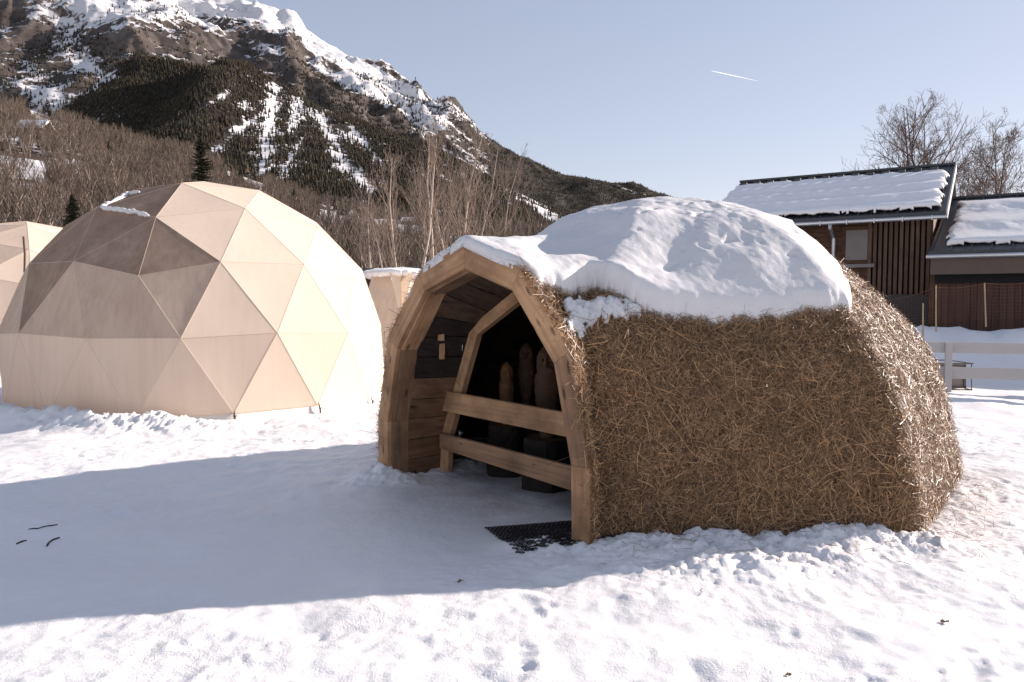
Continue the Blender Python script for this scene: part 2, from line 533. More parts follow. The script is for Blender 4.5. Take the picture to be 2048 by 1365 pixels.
IN2 = [(-1.17, 0), (-1.12, .36), (-.90, .86), (-.67, 1.37), (0, 1.72), (.67, 1.37), (.90, .86), (1.12, .36), (1.17, 0)]
def tunnel_z(u, v):
    a = np.abs(u)
    zg = np.interp(a, [0, .63, 1.12, 1.30], [2.035, 1.82, 1.275, .54])
    for _ in range(3):
        k = 1 - np.clip(v - .04, 0, .14) * np.interp(zg, [0, .5, 1.0, 1.35, 1.8], [1.0, .9, .5, .16, .03])
        a = np.abs(u) / k; zg = np.interp(a, [0, .63, 1.12, 1.30], [2.035, 1.82, 1.275, .54])
    z = np.interp(a, [0, .63, 1.12, 1.30], [2.035, 1.82, 1.275, .54])
    z = z - .05 * np.clip(v, 0, 1)
    return np.where((a > 1.30) | (v < -.05) | (v > 1.6), -1.0, z)
def hut_top(u, v):
    a, b = dome_z(u, v), tunnel_z(u, v)
    k = .05
    h = np.clip(.5 + .5 * (a - b) / k, 0, 1)
    return np.where((a > 0) & (b > 0), b + (a - b) * h + k * h * (1 - h), np.maximum(a, b))

# ------------------------------------------------------------------ ground
def axis(a, b, step, lo, hi, grow=1.07, maxstep=900):
    c = list(np.arange(a, b + 1e-6, step))
    s, x = step, b
    while x < hi:
        s = min(s * grow, maxstep); x += s; c.append(x)
    s, x, L = step, a, []
    while x > lo:
        s = min(s * grow, maxstep); x -= s; L.append(x)
    return np.array(L[::-1] + c)
gx = axis(-4.6, 5.4, .019, -9000, 9000, 1.045)
gy = axis(2.5, 8.6, .019, -400, 9000, 1.035)
DOME_C = np.array([-4.98, 12.28]); DOME_R, DOME_ZC = 2.90, .613
def seg_dist(x, y, a, b):
    a, b = np.asarray(a, float), np.asarray(b, float)
    d = b - a; L = d @ d
    t = np.clip(((x - a[0]) * d[0] + (y - a[1]) * d[1]) / L, 0, 1)
    return np.hypot(x - a[0] - t * d[0], y - a[1] - t * d[1]), t
C1 = W(1.30, -.02, 0)[:2]
CR = W(*[float(q) for q in (2.66 * math.sin(3 * HS), VC - 2.66 * math.cos(3 * HS), 0)])[:2]
CR2 = W(*[float(q) for q in (2.66 * math.sin(5 * HS), VC - 2.66 * math.cos(5 * HS), 0)])[:2]
CL = W(-1.24, .0, 0)[:2]
BANK_A, BANK_B = np.array([6.5, 19.2]), np.array([24.0, 12.5])
def ground_z(x, y, fine=True):
    z = .045 * fbm(x * .45, y * .45, oct=3, seed=3)
    near = np.exp(-((x / 40) ** 2 + (y / 60) ** 2))
    z = z + near * (.015 * fbm(x * 2.1, y * 2.1, oct=3, seed=9) + .006 * fbm(x * 7, y * 7, oct=3, seed=5))
    z = z + near * .011 * perlin(x * 1.7 + y * 1.1, y * 5.5 - x * 1.3, None, 44) * sstep(-.2, .3, fbm(x * .6, y * .6, oct=2, seed=46))
    tramp = sstep(-.1, .45, fbm(x * .8, y * .8, oct=2, seed=15))
    z = z + near * tramp * (.006 * np.abs(perlin(x * 9, y * 9, None, 61)) + .006 * perlin(x * 21, y * 21, None, 62))
    u, v = UV(x, y)
    # trodden floor of the hut and the way to it
    inside = sstep(0.1, .5, 2.45 - np.hypot(u, VC - v)) 
    path = np.exp(-((u / .95) ** 4)) * sstep(-2.6, -.3, v) * sstep(2.2, 1.0, v)
    flat = np.clip(np.maximum(inside, path), 0, 1)
    z = z * (1 - .8 * flat) - .015 * flat
    # thrown-up snow along the straw wall
    cl = 1 - np.abs(perlin(x * 4.2, y * 4.2, None, 21)) * 1.7
    cl2 = 1 - np.abs(perlin(x * 11, y * 11, None, 22)) * 1.8
    cl3 = perlin(x * 26, y * 26, None, 23)
    lump = np.clip(.50 + .42 * perlin(x * 1.7, y * 1.7, None, 25) + .30 * cl + .16 * cl2 + .22 * cl3, 0, 2)
    d, t = seg_dist(x, y, C1 + np.array([.05, -.06]), CR + np.array([-.06, -.04]))
    m = np.exp(-(d / .20) ** 2) * (.55 + .45 * sstep(.02, .12, t))
    z = z + .115 * m * lump
    m2 = np.exp(-((d - .34) / .20) ** 2) * np.exp(-((t - .38) / .42) ** 2)
    z = z + .10 * m2 * np.clip(lump - .2, 0, 2)
    d, t = seg_dist(x, y, C1, C1 + np.array([-.42, .18]))
    z = z + .03 * np.exp(-(d / .12) ** 2) * lump
    d, t = seg_dist(x, y, CL + np.array([-.12, -.05]), CL + np.array([.22, -.10]))
    z = z + .10 * np.exp(-(d / .13) ** 2) * lump
    d, t = seg_dist(x, y, CL, CL + EV[:2] * 1.3)
    z = z + .09 * np.exp(-(d / .2) ** 2) * lump
    d, t = seg_dist(x, y, CR, CR2)
    z = z + .04 * np.exp(-(d / .25) ** 2) * lump
    # heaped round the big dome
    dd = np.hypot(x - DOME_C[0], y - DOME_C[1]) - (DOME_R * .985)
    ang = np.arctan2(y - DOME_C[1], x - DOME_C[0])
    z = z + .30 * np.exp(-((dd - .25) / .32) ** 2) * np.clip(lump, 0, 2) * (.25 + .75 * sstep(-.9, -1.9, ang) * sstep(-3.3, -2.2, ang)) * (1 - sstep(-1.25, -.9, ang)) 
    # ploughed bank in front of the chalet
    d, t = seg_dist(x, y, BANK_A, BANK_B)
    bl = .85 + .25 * fbm(x * .7, y * .7, oct=3, seed=33) + .10 * cl
    z = z + 1.08 * np.exp(-(d / 1.35) ** 2) * bl * (.72 + .28 * sstep(.0, .35, t))
    far = sstep(45, 120, np.hypot(x, y))
    return z * (1 - far) - 6.0 * far
XX, YY = np.meshgrid(gx, gy)
ZZ = ground_z(XX, YY)
_r = np.random.default_rng(5)
def dimple(cx, cy_, rx, ry, ang, dep):
    i0, i1 = np.searchsorted(gx, [cx - 3 * rx, cx + 3 * rx]); j0, j1 = np.searchsorted(gy, [cy_ - 3 * rx, cy_ + 3 * rx])
    if i1 - i0 < 2 or j1 - j0 < 2: return
    x = XX[j0:j1, i0:i1] - cx; y = YY[j0:j1, i0:i1] - cy_
    p = x * math.cos(ang) + y * math.sin(ang); q = -x * math.sin(ang) + y * math.cos(ang)
    e = ((p / rx) ** 2 + (q / ry) ** 2) * (1 + .9 * perlin((x + cx) * 16, (y + cy_) * 16, None, 29))
    ZZ[j0:j1, i0:i1] += dep * (-np.exp(-e * 1.3) + .45 * np.exp(-((np.sqrt(e) - 1.55) / .4) ** 2))
for k in range(300):
    y = 2.6 + 9.5 * _r.random() ** 1.25
    x = (_r.random() * 1.9 - .95) * .75 * y
    u, v = UV(x, y)
    if math.hypot(u, VC - v) < 2.9 or (abs(u) < 1.25 and -3 < v < 2): continue
    rx = _r.uniform(.03, .10)
    dimple(x, y, rx, rx * _r.uniform(.42, .8), _r.uniform(0, 3.14), _r.uniform(.004, .013) * (1.0 if y < 9 else 1.3))
def track(p, q, n, wob=.12):
    p, q = np.array(p, float), np.array(q, float); d = (q - p) / np.linalg.norm(q - p); side = np.array([-d[1], d[0]]); a = math.atan2(d[1], d[0])
    for i in range(n):
        c = p + (q - p) * (i + .5) / n + side * ((.11 if i % 2 else -.11) + _r.normal() * wob * .3)
        dimple(c[0], c[1], .125 * _r.uniform(.85, 1.1), .052, a + _r.normal() * .18, _r.uniform(.010, .018))
        h_ = c - d * .10; dimple(h_[0], h_[1], .05, .042, a, .008)
track((3.2, 2.5), (4.9, 9.5), 11); track((1.4, 2.5), (3.6, 4.3), 5); track((-5.5, 8.4), (-1.6, 8.3), 7); track((-3.2, 2.6), (-.6, 3.6), 5); track((.4, 2.4), (-.1, 4.1), 3); track((3.4, 9.6), (7.5, 10.5), 7); track((2.9, 3.9), (4.6, 6.2), 5)
u_, v_ = UV(XX, YY)
dirt = sstep(2.6, 1.7, np.hypot(u_, VC - v_)) * .8
dirt = np.maximum(dirt, .62 * np.exp(-(u_ / 1.0) ** 4) * sstep(-1.1, .55, v_) * sstep(2.6, 1.5, v_))
dirt = dirt * (.75 + .35 * fbm(XX * 3, YY * 3, oct=3, seed=71))
dd_, tt_ = seg_dist(XX, YY, CR + np.array([.12, 0]), CR2 + np.array([.2, 0]))
litter = np.clip(np.exp(-(dd_ / .45) ** 2) + .5 * np.exp(-(seg_dist(XX, YY, C1, CR)[0] / .3) ** 2) + .12 * np.exp(-((XX / 3) ** 2 + ((YY - 5) / 3) ** 2)), 0, 1)
dirt = np.clip(np.maximum(dirt, .35 * np.exp(-(dd_ / .3) ** 2)), 0, 1)
me = np_mesh('ground', np.stack([XX, YY, ZZ], -1).reshape(-1, 3), grid_faces(len(gx), len(gy)), True, {'dirt': dirt, 'litter': litter})
ground = link('ground', me, M['ground_snow'])
tag(ground, 'trodden snow covered ground with footprints', None, kind='structure')
def gz(x, y):
    j = np.clip(np.searchsorted(gy, y) - 1, 0, len(gy) - 2); i = np.clip(np.searchsorted(gx, x) - 1, 0, len(gx) - 2)
    fx = (x - gx[i]) / (gx[i + 1] - gx[i]); fy = (y - gy[j]) / (gy[j + 1] - gy[j])
    return (ZZ[j, i] * (1 - fx) * (1 - fy) + ZZ[j, i + 1] * fx * (1 - fy) + ZZ[j + 1, i] * (1 - fx) * fy + ZZ[j + 1, i + 1] * fx * fy)

# ------------------------------------------------------------------ hills
def ridge_tab(pts, Yr):
    P = np.array(pts, float)
    A = [ray(x, y) for x, y in pts]
    a = np.array([r[0] / r[1] for r in A]); e = np.array([r[2] / r[1] for r in A])
    return a, e
class Hill:
    def __init__(self, pts, Yb, Yr, zb, power, amp, nsc, seed, rid):
        self.a, self.e = ridge_tab(pts, Yr)
        self.Yb, self.Yr, self.zb, self.p, self.amp, self.nsc, self.seed, self.rid = Yb, Yr, zb, power, amp, nsc, seed, rid
        self.extra = None; self.damp = 1.0 if rid > .7 else 0.0
    def z(self, x, y):
        a = x / y
        zr = CAM_H + np.interp(a, self.a, self.e) * self.Yr
        t = (y - self.Yb) / (self.Yr - self.Yb)
        up = self.zb + (zr - self.zb) * np.clip(t, 0, 1) ** self.p
        dn = zr - (zr - self.zb) * np.clip(t - 1, 0, 3) * 1.1
        z = np.where(t <= 1, up, dn)
        env = np.clip(t, 0, 1) ** .6 * (1 - .75 * np.exp(-((t - 1) / .10) ** 2))
        n = fbm(x * self.nsc, y * self.nsc, oct=6, seed=self.seed, gain=.5) * (1 - self.rid)
        if self.rid: n = n + self.rid * (ridged(x * self.nsc, y * self.nsc, 6, self.seed + 5, .52) - .45)
        z = z + self.amp * n * env * (1 - .6 * self.damp * sstep(-.09, .03, a))
        if self.extra is not None: z = z + self.extra(x, y, a, t) * env
        return z
    def build(self, name, mat, na, nt, a0, a1, t1, snow, wood, label):
        a = np.linspace(a0, a1, na)
        t = np.concatenate([np.linspace(0, 1.02, nt), np.linspace(1.04, t1, nt // 8)])
        A, T = np.meshgrid(a, t)
        Y = self.Yb + T * (self.Yr - self.Yb); X = A * Y
        Z = self.z(X, Y)
        dzx = np.gradient(Z, axis=1) / np.gradient(X, axis=1); dzy = np.gradient(Z, axis=0) / np.gradient(Y, axis=0)
        slope = np.hypot(dzx, dzy)
        px, py = project(X, Y, Z)
        S = snow(X, Y, Z, A, T, slope, px, py); Wd = wood(X, Y, Z, A, T, slope, px, py)
        me = np_mesh(name, np.stack([X, Y, Z], -1).reshape(-1, 3), grid_faces(na, len(t)), True, {'snow': S, 'wood': Wd})
        o = link(name, me, mat)
        tag(o, label, None, kind='structure')
        return o

far_pts = [(-500, -300), (0, -230), (250, -150), (400, -40), (470, -2), (530, 20), (560, 36), (572, 30), (590, 33), (604, 50), (612, 64), (680, 99), (740, 130), (800, 166), (850, 200), (870, 216), (890, 221), (905, 224), (925, 238), (945, 260), (957, 277), (1000, 309), (1060, 328), (1100, 344), (1140, 356), (1200, 360), (1250, 375), (1340, 402), (1450, 425), (1700, 445), (2700, 440)]
HF = Hill(far_pts, 1500, 3600, 120, 1.05, 125, 1 / 560., 101, .85)
mid_pts = [(-500, 330), (0, 285), (90, 240), (140, 215), (200, 158), (240, 128), (280, 112), (340, 116), (400, 133), (470, 155), (540, 176), (600, 200), (700, 240), (800, 275), (860, 300), (950, 345), (1050, 395), (1130, 432), (1200, 458), (1400, 500), (2700, 520)]
HM = Hill(mid_pts, 640, 1650, 20, 1.0, 26, 1 / 210., 201, .45)
def spur(x, y, a, t):
    # a spur runs down from the crest towards the viewer; its left side falls away into a bowl
    ac = -.345 + .13 * (t - 1)
    d = a - ac
    return 70 * np.exp(-(d / .045) ** 2) * sstep(.25, .7, t) - 75 * np.exp(-((d + .085) / .06) ** 2) * sstep(.3, .65, t) * sstep(1.15, .8, t)
HM.extra = spur
near_pts = [(-600, 150), (-200, 175), (0, 205), (60, 220), (120, 240), (200, 268), (290, 292), (380, 308), (450, 338), (560, 384), (640, 412), (740, 430), (860, 458), (1000, 470), (1200, 485), (1500, 500), (2700, 520)]
HN = Hill(near_pts, 52, 420, -1.5, 1.12, 5.0, 1 / 60., 301, 0)

def far_snow(X, Y, Z, A, T, S, px, py):
    n = fbm(X / 420., Y / 420., Z / 300., oct=5, seed=41)
    d1, d2 = X * .85 - Z * .53, X * .53 + Z * .85
    nb = fbm(d1 / 520., d2 / 95., oct=5, seed=47)
    s = .72 + .26 * n + .50 * nb - .42 * sstep(.65, 1.35, S)
    s = s + .75 * np.exp(-(((px - 400) / 260) ** 2 + ((py + 10) / 50) ** 2))          # open snowfield at the top
    rdg = np.interp(px, [p[0] for p in far_pts], [p[1] for p in far_pts])
    s = s + .65 * np.exp(-((py - rdg - 18) / 26) ** 2) * sstep(430, 560, px) * sstep(960, 800, px)  # sunlit crest
    s = s - .30 * np.exp(-(((px - 400) / 190) ** 2 + ((py - 95) / 60) ** 2))           # rock face
    s = s - .28 * np.exp(-(((px - 40) / 120) ** 2 + ((py - 150) / 60) ** 2))
    s = s - .42 * sstep(50, 110, py - rdg) * sstep(520, 620, px)
    s = s - .9 * sstep(960, 1000, px)
    return s
def far_wood(X, Y, Z, A, T, S, px, py):
    return np.clip(np.maximum(sstep(700, 300, Z) * (.6 + .5 * fbm(X / 300., Y / 300., oct=3, seed=43)), sstep(900, 960, px)), 0, 1)
def chutes(px, py):
    """snow gullies on the spur"""
    w = np.zeros_like(px)
    for (x0, y0, x1, y1, wd) in ((548, 178, 528, 335, 17), (600, 195, 585, 260, 13), (640, 235, 700, 345, 12), (470, 175, 350, 255, 7), (500, 250, 430, 300, 10), (660, 300, 740, 385, 15), (700, 260, 760, 330, 8), (470, 260, 420, 330, 9), (600, 290, 560, 360, 9), (1010, 365, 1110, 445, 20), (930, 330, 1000, 350, 8), (660, 255, 720, 285, 8), (230, 150, 120, 205, 12)):
        t = np.clip(((px - x0) * (x1 - x0) + (py - y0) * (y1 - y0)) / ((x1 - x0) ** 2 + (y1 - y0) ** 2), 0, 1)
        d = np.hypot(px - x0 - t * (x1 - x0), py - y0 - t * (y1 - y0))
        w = np.maximum(w, np.exp(-(d / wd) ** 2))
    return w
def mid_snow(X, Y, Z, A, T, S, px, py):
    n = fbm(X / 90., Y / 90., Z / 60., oct=5, seed=51)
    base = .40 + .45 * n
    region = sstep(330, 430, px) * sstep(800, 700, px) * sstep(165, 220, py)
    return base - .04 * region + .42 * chutes(px, py) - .35 * sstep(520, 430, px) * sstep(200, 280, px)
def mid_wood(X, Y, Z, A, T, S, px, py):
    return np.clip(.75 - .7 * chutes(px, py), 0, 1)
CLEAR = ((640, 428, 770, 452, 14), (770, 452, 920, 484, 18), (455, 345, 520, 362, 10), (-60, 318, 85, 338, 22), (60, 200, 110, 222, 8), (100, 322, 170, 330, 8))
def clearing(px, py, below=0):
    w = np.zeros_like(px)
    for (x0, y0, x1, y1, wd) in CLEAR:
        t = np.clip((px - x0) / (x1 - x0), 0, 1)
        yc = y0 + t * (y1 - y0)
        inx = (px > x0 - 8) & (px < x1 + 8)
        w = np.where(inx & (py > yc - wd * .7) & (py < yc + wd * .7 + below), 1.0, w)
    return w
def near_snow(X, Y, Z, A, T, S, px, py):
    n = fbm(X / 16., Y / 16., oct=5, seed=61)
    return .40 + .44 * n + .6 * clearing(px, py, 10)
def near_wood(X, Y, Z, A, T, S, px, py):
    return np.clip(.5 + .5 * fbm(X / 30., Y / 30., oct=3, seed=63), 0, 1)
HF.build('mountain', M['mountain'], 620, 330, -.95, 1.05, 1.6, far_snow, far_wood, 'high rocky mountain streaked with snow')
HM.build('forested_hill', M['mid_hill'], 560, 300, -.95, 1.05, 1.6, mid_snow, mid_wood, 'dark forested knoll and spur below the mountain')
HN.build('hillside', M['near_hill'], 420, 260, -1.05, 1.05, 1.5, near_snow, near_wood, 'brown wooded hillside behind the domes')

# forests: conifers as one mass per hill
def conifer_proto(seed, tiers=4, n=6):
    r = np.random.default_rng(seed)
    V, F = [], []
    for k in range(tiers):
        z0 = .06 + .80 * k / tiers; z1 = min(1.0, z0 + .42); rad = .20 * (1 - .78 * k / tiers)
        b = len(V)
        for i in range(n):
            a = 2 * math.pi * (i + r.uniform(-.3, .3)) / n
            q = rad * r.uniform(.6, 1.15)
            V.append((q * math.cos(a), q * math.sin(a), z0 + r.uniform(-.05, .05)))
        V.append((r.uniform(-.01, .01), r.uniform(-.01, .01), z1))
        for i in range(n): F.append((b + i, b + (i + 1) % n, b + n))
    return np.array(V), np.array(F)
def scatter_mass(name, protos, X, Y, Z, H, rot, which, mats, midxs=None, smooth=False, wid=None):
    Vs, Fs, Ms, b = [], [], [], 0
    for k, (V, F) in enumerate(protos):
        s = np.where(which == k)[0]
        if not len(s): continue
        c, n = np.cos(rot[s])[:, None], np.sin(rot[s])[:, None]
        h = H[s][:, None]; w = h if wid is None else h * wid[s][:, None]
        P = np.stack([X[s][:, None] + w * (V[:, 0] * c - V[:, 1] * n), Y[s][:, None] + w * (V[:, 0] * n + V[:, 1] * c), Z[s][:, None] + h * V[:, 2]], -1)
        Vs.append(P.reshape(-1, 3))
        Fs.append((F[None] + (np.arange(len(s)) * len(V))[:, None, None] + b).reshape(-1, F.shape[1]))
        if midxs is not None: Ms.append(np.tile(midxs[k], len(s)))
        b += len(s) * len(V)
    me = np_mesh(name, np.concatenate(Vs), np.concatenate(Fs), smooth, None, np.concatenate(Ms) if midxs is not None else None)
    return link(name, me, mats=mats)
cprot = [conifer_proto(i, 3) for i in range(5)]
def in_frame(px, py, m=120): return (px > -m) & (px < 2048 + m) & (py > -m) & (py < 700)
# mid hill conifers
r = np.random.default_rng(77)
N = 120000
T = 1.12 - 1.12 * r.random(N) ** 1.1; A = r.uniform(-.85, .42, N)
Y = HM.Yb + T * (HM.Yr - HM.Yb); X = A * Y; Z = HM.z(X, Y); px, py = project(X, Y, Z)
den = .95 + .5 * fbm(X / 70., Y / 70., oct=3, seed=81)
region = sstep(330, 430, px) * sstep(800, 700, px) * sstep(165, 220, py)
den = den * (1 - .92 * chutes(px, py + 4)) * (1 - .35 * region)
k = (r.random(N) < den) & in_frame(px, py)
X, Y, Z = X[k], Y[k], Z[k]
tag(scatter_mass('conifer_forest', cprot, X, Y, Z - .5, r.uniform(5.5, 12, len(X)), r.uniform(0, 6.28, len(X)), r.integers(0, 5, len(X)), [M['forest']], wid=r.uniform(.8, 1.25, len(X))), 'dense dark conifer forest covering the knoll and spur', 'forest', kind='stuff')
# far mountain conifers
N = 90000
T = 1.05 * r.random(N) ** .9; A = r.uniform(-.78, .45, N)
Y = HF.Yb + T * (HF.Yr - HF.Yb); X = A * Y; Z = HF.z(X, Y); px, py = project(X, Y, Z)
den = sstep(1150, 500, Z + 260 * fbm(X / 260., Y / 260., oct=3, seed=83)) * (.55 + .9 * fbm(X / 130., Y / 130., oct=3, seed=85))
rdg = np.interp(px, [p[0] for p in far_pts], [p[1] for p in far_pts])
den = np.maximum(den, sstep(45, 95, py - rdg) * sstep(540, 640, px) * (.75 + .6 * fbm(X / 160., Y / 160., oct=3, seed=87)))
den = np.where(px > 930, 1.4, den)
k = (r.random(N) < den) & in_frame(px, py)
X, Y, Z = X[k], Y[k], Z[k]
tag(scatter_mass('mountain_forest', cprot, X, Y, Z - 1, np.where(project(X, Y, Z)[0] > 930, .65, 1.0) * r.uniform(8, 15, len(X)), r.uniform(0, 6.28, len(X)), r.integers(0, 5, len(X)), [M['forest']], wid=r.uniform(.9, 1.4, len(X))), 'scattered conifers on the lower slopes of the snowy mountain', 'forest', kind='stuff')

# bare deciduous wood on the near hillside
def bare_proto(seed, ntw=120):
    r = np.random.default_rng(seed)
    V, F, Mi = [], [], []
    def strip(p, q, w0, w1, mi):
        p, q = np.array(p), np.array(q)
        d = q - p; s = np.cross(d, r.normal(size=3)); s /= (np.linalg.norm(s) + 1e-9)
        b = len(V)
        V.extend([p - s * w0, p + s * w0, q + s * w1, q - s * w1]); F.append((b, b + 1, b + 2, b + 3)); Mi.append(mi)
    p = np.array([0, 0, -.03]); lean = r.normal(size=2) * .03
    pts = [p]
    for k in range(4):
        p = p + np.array([lean[0] + r.normal() * .012, lean[1] + r.normal() * .012, .235]); pts.append(p)
    for k in range(4):
        strip(pts[k], pts[k + 1], .011 * (1 - .2 * k), .011 * (1 - .2 * (k + 1)), 0)
        strip(pts[k], pts[k + 1], .011 * (1 - .2 * k), .011 * (1 - .2 * (k + 1)), 0)
    limbs = []
    for k in range(13):
        h = r.uniform(.16, .85); i = min(3, int(h / .235)); q = pts[i] + (pts[i + 1] - pts[i]) * ((h - i * .235) / .235)
        a = r.uniform(0, 6.28); L = .26 * (1.1 - h) + .06
        e = q + np.array([math.cos(a) * L * .48, math.sin(a) * L * .48, L * r.uniform(.9, 1.4)])
        strip(q, e, .0042, .002, 0 if r.random() < .5 else 1); limbs.append((q, e))
    for k in range(ntw):
        q, e = limbs[r.integers(len(limbs))]
        s = q + (e - q) * r.uniform(.2, 1)
        a = r.uniform(0, 6.28); L = r.uniform(.07, .19)
        strip(s, s + np.array([math.cos(a) * L * .40, math.sin(a) * L * .40, L * r.uniform(.7, 1.3)]), .0026, .0009, 1)
    return np.array(V), np.array(F), np.array(Mi)
bp = [bare_proto(i) for i in range(7)]
def scrub_proto(seed):
    r = np.random.default_rng(seed); V, F, Mi = [], [], []
    for k in range(80):
        a = r.uniform(0, 6.28); q = r.uniform(0, .25); L = r.uniform(.5, 1.0)
        p = np.array([q * math.cos(a), q * math.sin(a), -.05 + r.uniform(0, .25)]); e = p + np.array([r.normal() * .22, r.normal() * .22, L * .75])
        d = e - p; s = np.cross(d, r.normal(size=3)); s /= np.linalg.norm(s); b = len(V)
        V.extend([p - s * .014, p + s * .014, e + s * .006, e - s * .006]); F.append((b, b + 1, b + 2, b + 3)); Mi.append(1)
    return np.array(V), np.array(F), np.array(Mi)
bp += [scrub_proto(50 + i) for i in range(3)]
N = 15000
T = .02 + 1.08 * r.random(N) ** .72; A = r.uniform(-.80, .20, N)
Y = HN.Yb + T * (HN.Yr - HN.Yb); X = A * Y; Z = HN.z(X, Y); px, py = project(X, Y, Z)
cl = clearing(px, py, 38)
den = .95 + .55 * fbm(X / 35., Y / 35., oct=3, seed=91)
k = (r.random(N) < den * (1 - .97 * cl)) & in_frame(px, py, 200)
X, Y, Z = X[k], Y[k], Z[k]
n = len(X)
wh = np.where(r.random(n) < .24, r.integers(7, 10, n), r.integers(0, 7, n))
hh = np.where(wh >= 7, r.uniform(2., 3.5, n), r.uniform(5, 9.5, n) * np.where(Y > 300, .85, 1))
tag(scatter_mass('bare_wood', [(a, b) for a, b, c in bp], X, Y, Z, hh, r.uniform(0, 6.28, n), wh, [M['bare_trunks'], M['bare_twigs']], [c for a, b, c in bp], wid=r.uniform(.9, 1.35, n)), 'leafless grey brown wood spread over the hillside', 'wood', kind='stuff')
# conifers mixed into the hillside
kk = 130
T = .55 + .5 * r.random(kk); A = r.uniform(-.68, -.2, kk); Y = HN.Yb + T * (HN.Yr - HN.Yb); X = A * Y; Z = HN.z(X, Y)
tag(scatter_mass('hillside_conifers', cprot, X, Y, Z, r.uniform(4, 10, kk), r.uniform(0, 6.28, kk), r.integers(0, 5, kk), [M['forest']], wid=r.uniform(1.0, 1.7, kk)), 'dark conifers mixed among the bare wood on the hillside', 'forest', kind='stuff')

# contrail far above
a, b = at(1422, 142, 9000), at(1518, 163, 9000)
mid = [a + (b - a) * t_ for t_ in np.linspace(0, 1, 7)]
tag(MB().tube(mid, [1.5, 3.2, 3.6, 3.2, 2.4, 1.4, .4], 10).build('contrail', M['contrail'], None, True), 'short white contrail high in the clear sky', 'contrail', kind='structure')

# tiny houses on the hillside
def on_hill(px, py, H, y0, y1):
    ys = np.linspace(y0, y1, 1500); r_ = ray(px, py)
    X = r_[0] / r_[1] * ys; Zr = CAM_H + r_[2] / r_[1] * ys; Zh = H.z(X, ys)
    i = np.argmax(Zh >= Zr) if np.any(Zh >= Zr) else len(ys) // 2
    return np.array([X[i], ys[i], Zh[i]])
def hill_house(px, py, w, label):
    p = on_hill(px, py, HN, 80, 415)
    root = empty('hill_house', p, label, 'house')
    c = Vector(p); s = w
    def bx(lo, hi, name, mat):
        return MB().box((c.x + lo[0], c.y + lo[1], c.z + lo[2]), (c.x + hi[0], c.y + hi[1], c.z + hi[2])).build(name, mat, root)
    bx((-s, -s * .7, -1), (s, s * .7, s * .75), 'wall', M['chalet_wood'])
    bx((-s * .2, -s * .7 - .06, -.5), (s * .2, -s * .7 + .02, s * .45), 'door', M['frame_dark'])
    z0 = c.z + s * .75
    mb = MB()
    for sg in (-1, 1):
        mb.hexa([(c.x - s * 1.15, c.y + sg * s, z0 - .2 * s), (c.x + s * 1.15, c.y + sg * s, z0 - .2 * s), (c.x + s * 1.15, c.y, z0 + .5 * s), (c.x - s * 1.15, c.y, z0 + .5 * s),
                 (c.x - s * 1.15, c.y + sg * s, z0), (c.x + s * 1.15, c.y + sg * s, z0), (c.x + s * 1.15, c.y, z0 + .7 * s), (c.x - s * 1.15, c.y, z0 + .7 * s)])
    mb.build('roof', M['roof_snow'], root)
hill_house(815, 450, 2.6, 'tiny snow roofed cabin on the slope behind the bare birches')
hill_house(72, 276, 4.2, 'tiny snow roofed house high on the wooded slope far left')

# ------------------------------------------------------------------ individual trees
def grow(mbt, mbc, p, d, L, r0, depth, rng, maxd, up, spread, kids):
    p = Vector(p); d = Vector(d).normalized()
    n = 4 if depth < 2 else 3
    pts, rad = [p.copy()], [r0]
    for k in range(n):
        d = (d + Vector((rng.gauss(0, .10), rng.gauss(0, .10), rng.gauss(0, .06) + up * .10))).normalized()
        p = p + d * (L / n); pts.append(p.copy()); rad.append(max(.0055, r0 * (1 - (.90 if depth == 0 else .75) * (k + 1) / n)))
    (mbt if depth == 0 else mbc).tube(pts, rad, 6 if depth == 0 else (4 if depth == 1 else 3), False)
    if depth >= maxd: return
    for c in range(kids[depth]):
        f = rng.uniform(.25 if depth == 0 else .15, 1.0) if depth else rng.uniform(.22, .98)
        i = min(n - 1, int(f * n)); q = pts[i].lerp(pts[i + 1], f * n - i)
        a = rng.uniform(0, 6.283)
        dd = (pts[i + 1] - pts[i]).normalized()
        s = dd.cross(Vector((math.cos(a), math.sin(a), .2)))
        if s.length < .05: continue
        nd = (dd * (1 - spread) + s.normalized() * spread + Vector((0, 0, up * .35))).normalized()
        rr = (r0 * (1 - .72 * f)) * rng.uniform(.35, .6)
        if depth == 0: LL = L * (1.05 - f) * rng.uniform(.42, .62) + L * .05
        else: LL = L * rng.uniform(.35, .62) * (1.1 - .5 * f)
        grow(mbt, mbc, q, nd, LL, max(.007, rr), depth + 1, rng, maxd, up, spread, kids)
def bare_tree(name, base, top, r0, seed, label, group, mt, mc, kids=(15, 5, 5), up=.5, spread=.5, cat='tree', stems=1):
    rng = random.Random(seed)
    base = Vector(base); top = Vector(top)
    root = empty(name, base, label, cat, group)
    t_, c_ = MB(), MB()
    for s in range(stems):
        d = (top - base)
        if s: d = d + Vector((rng.uniform(-.55, .55), rng.uniform(-.4, .4), -rng.uniform(.1, .35))) * d.length * .75
        grow(t_, c_, base, d, d.length * (1 if s == 0 else .9), r0 * (1 if s == 0 else .7), 0, rng, 3, up, spread, kids)
    t_.build('trunk', mt, root, True); c_.build('crown', mc, root, True)
    return root
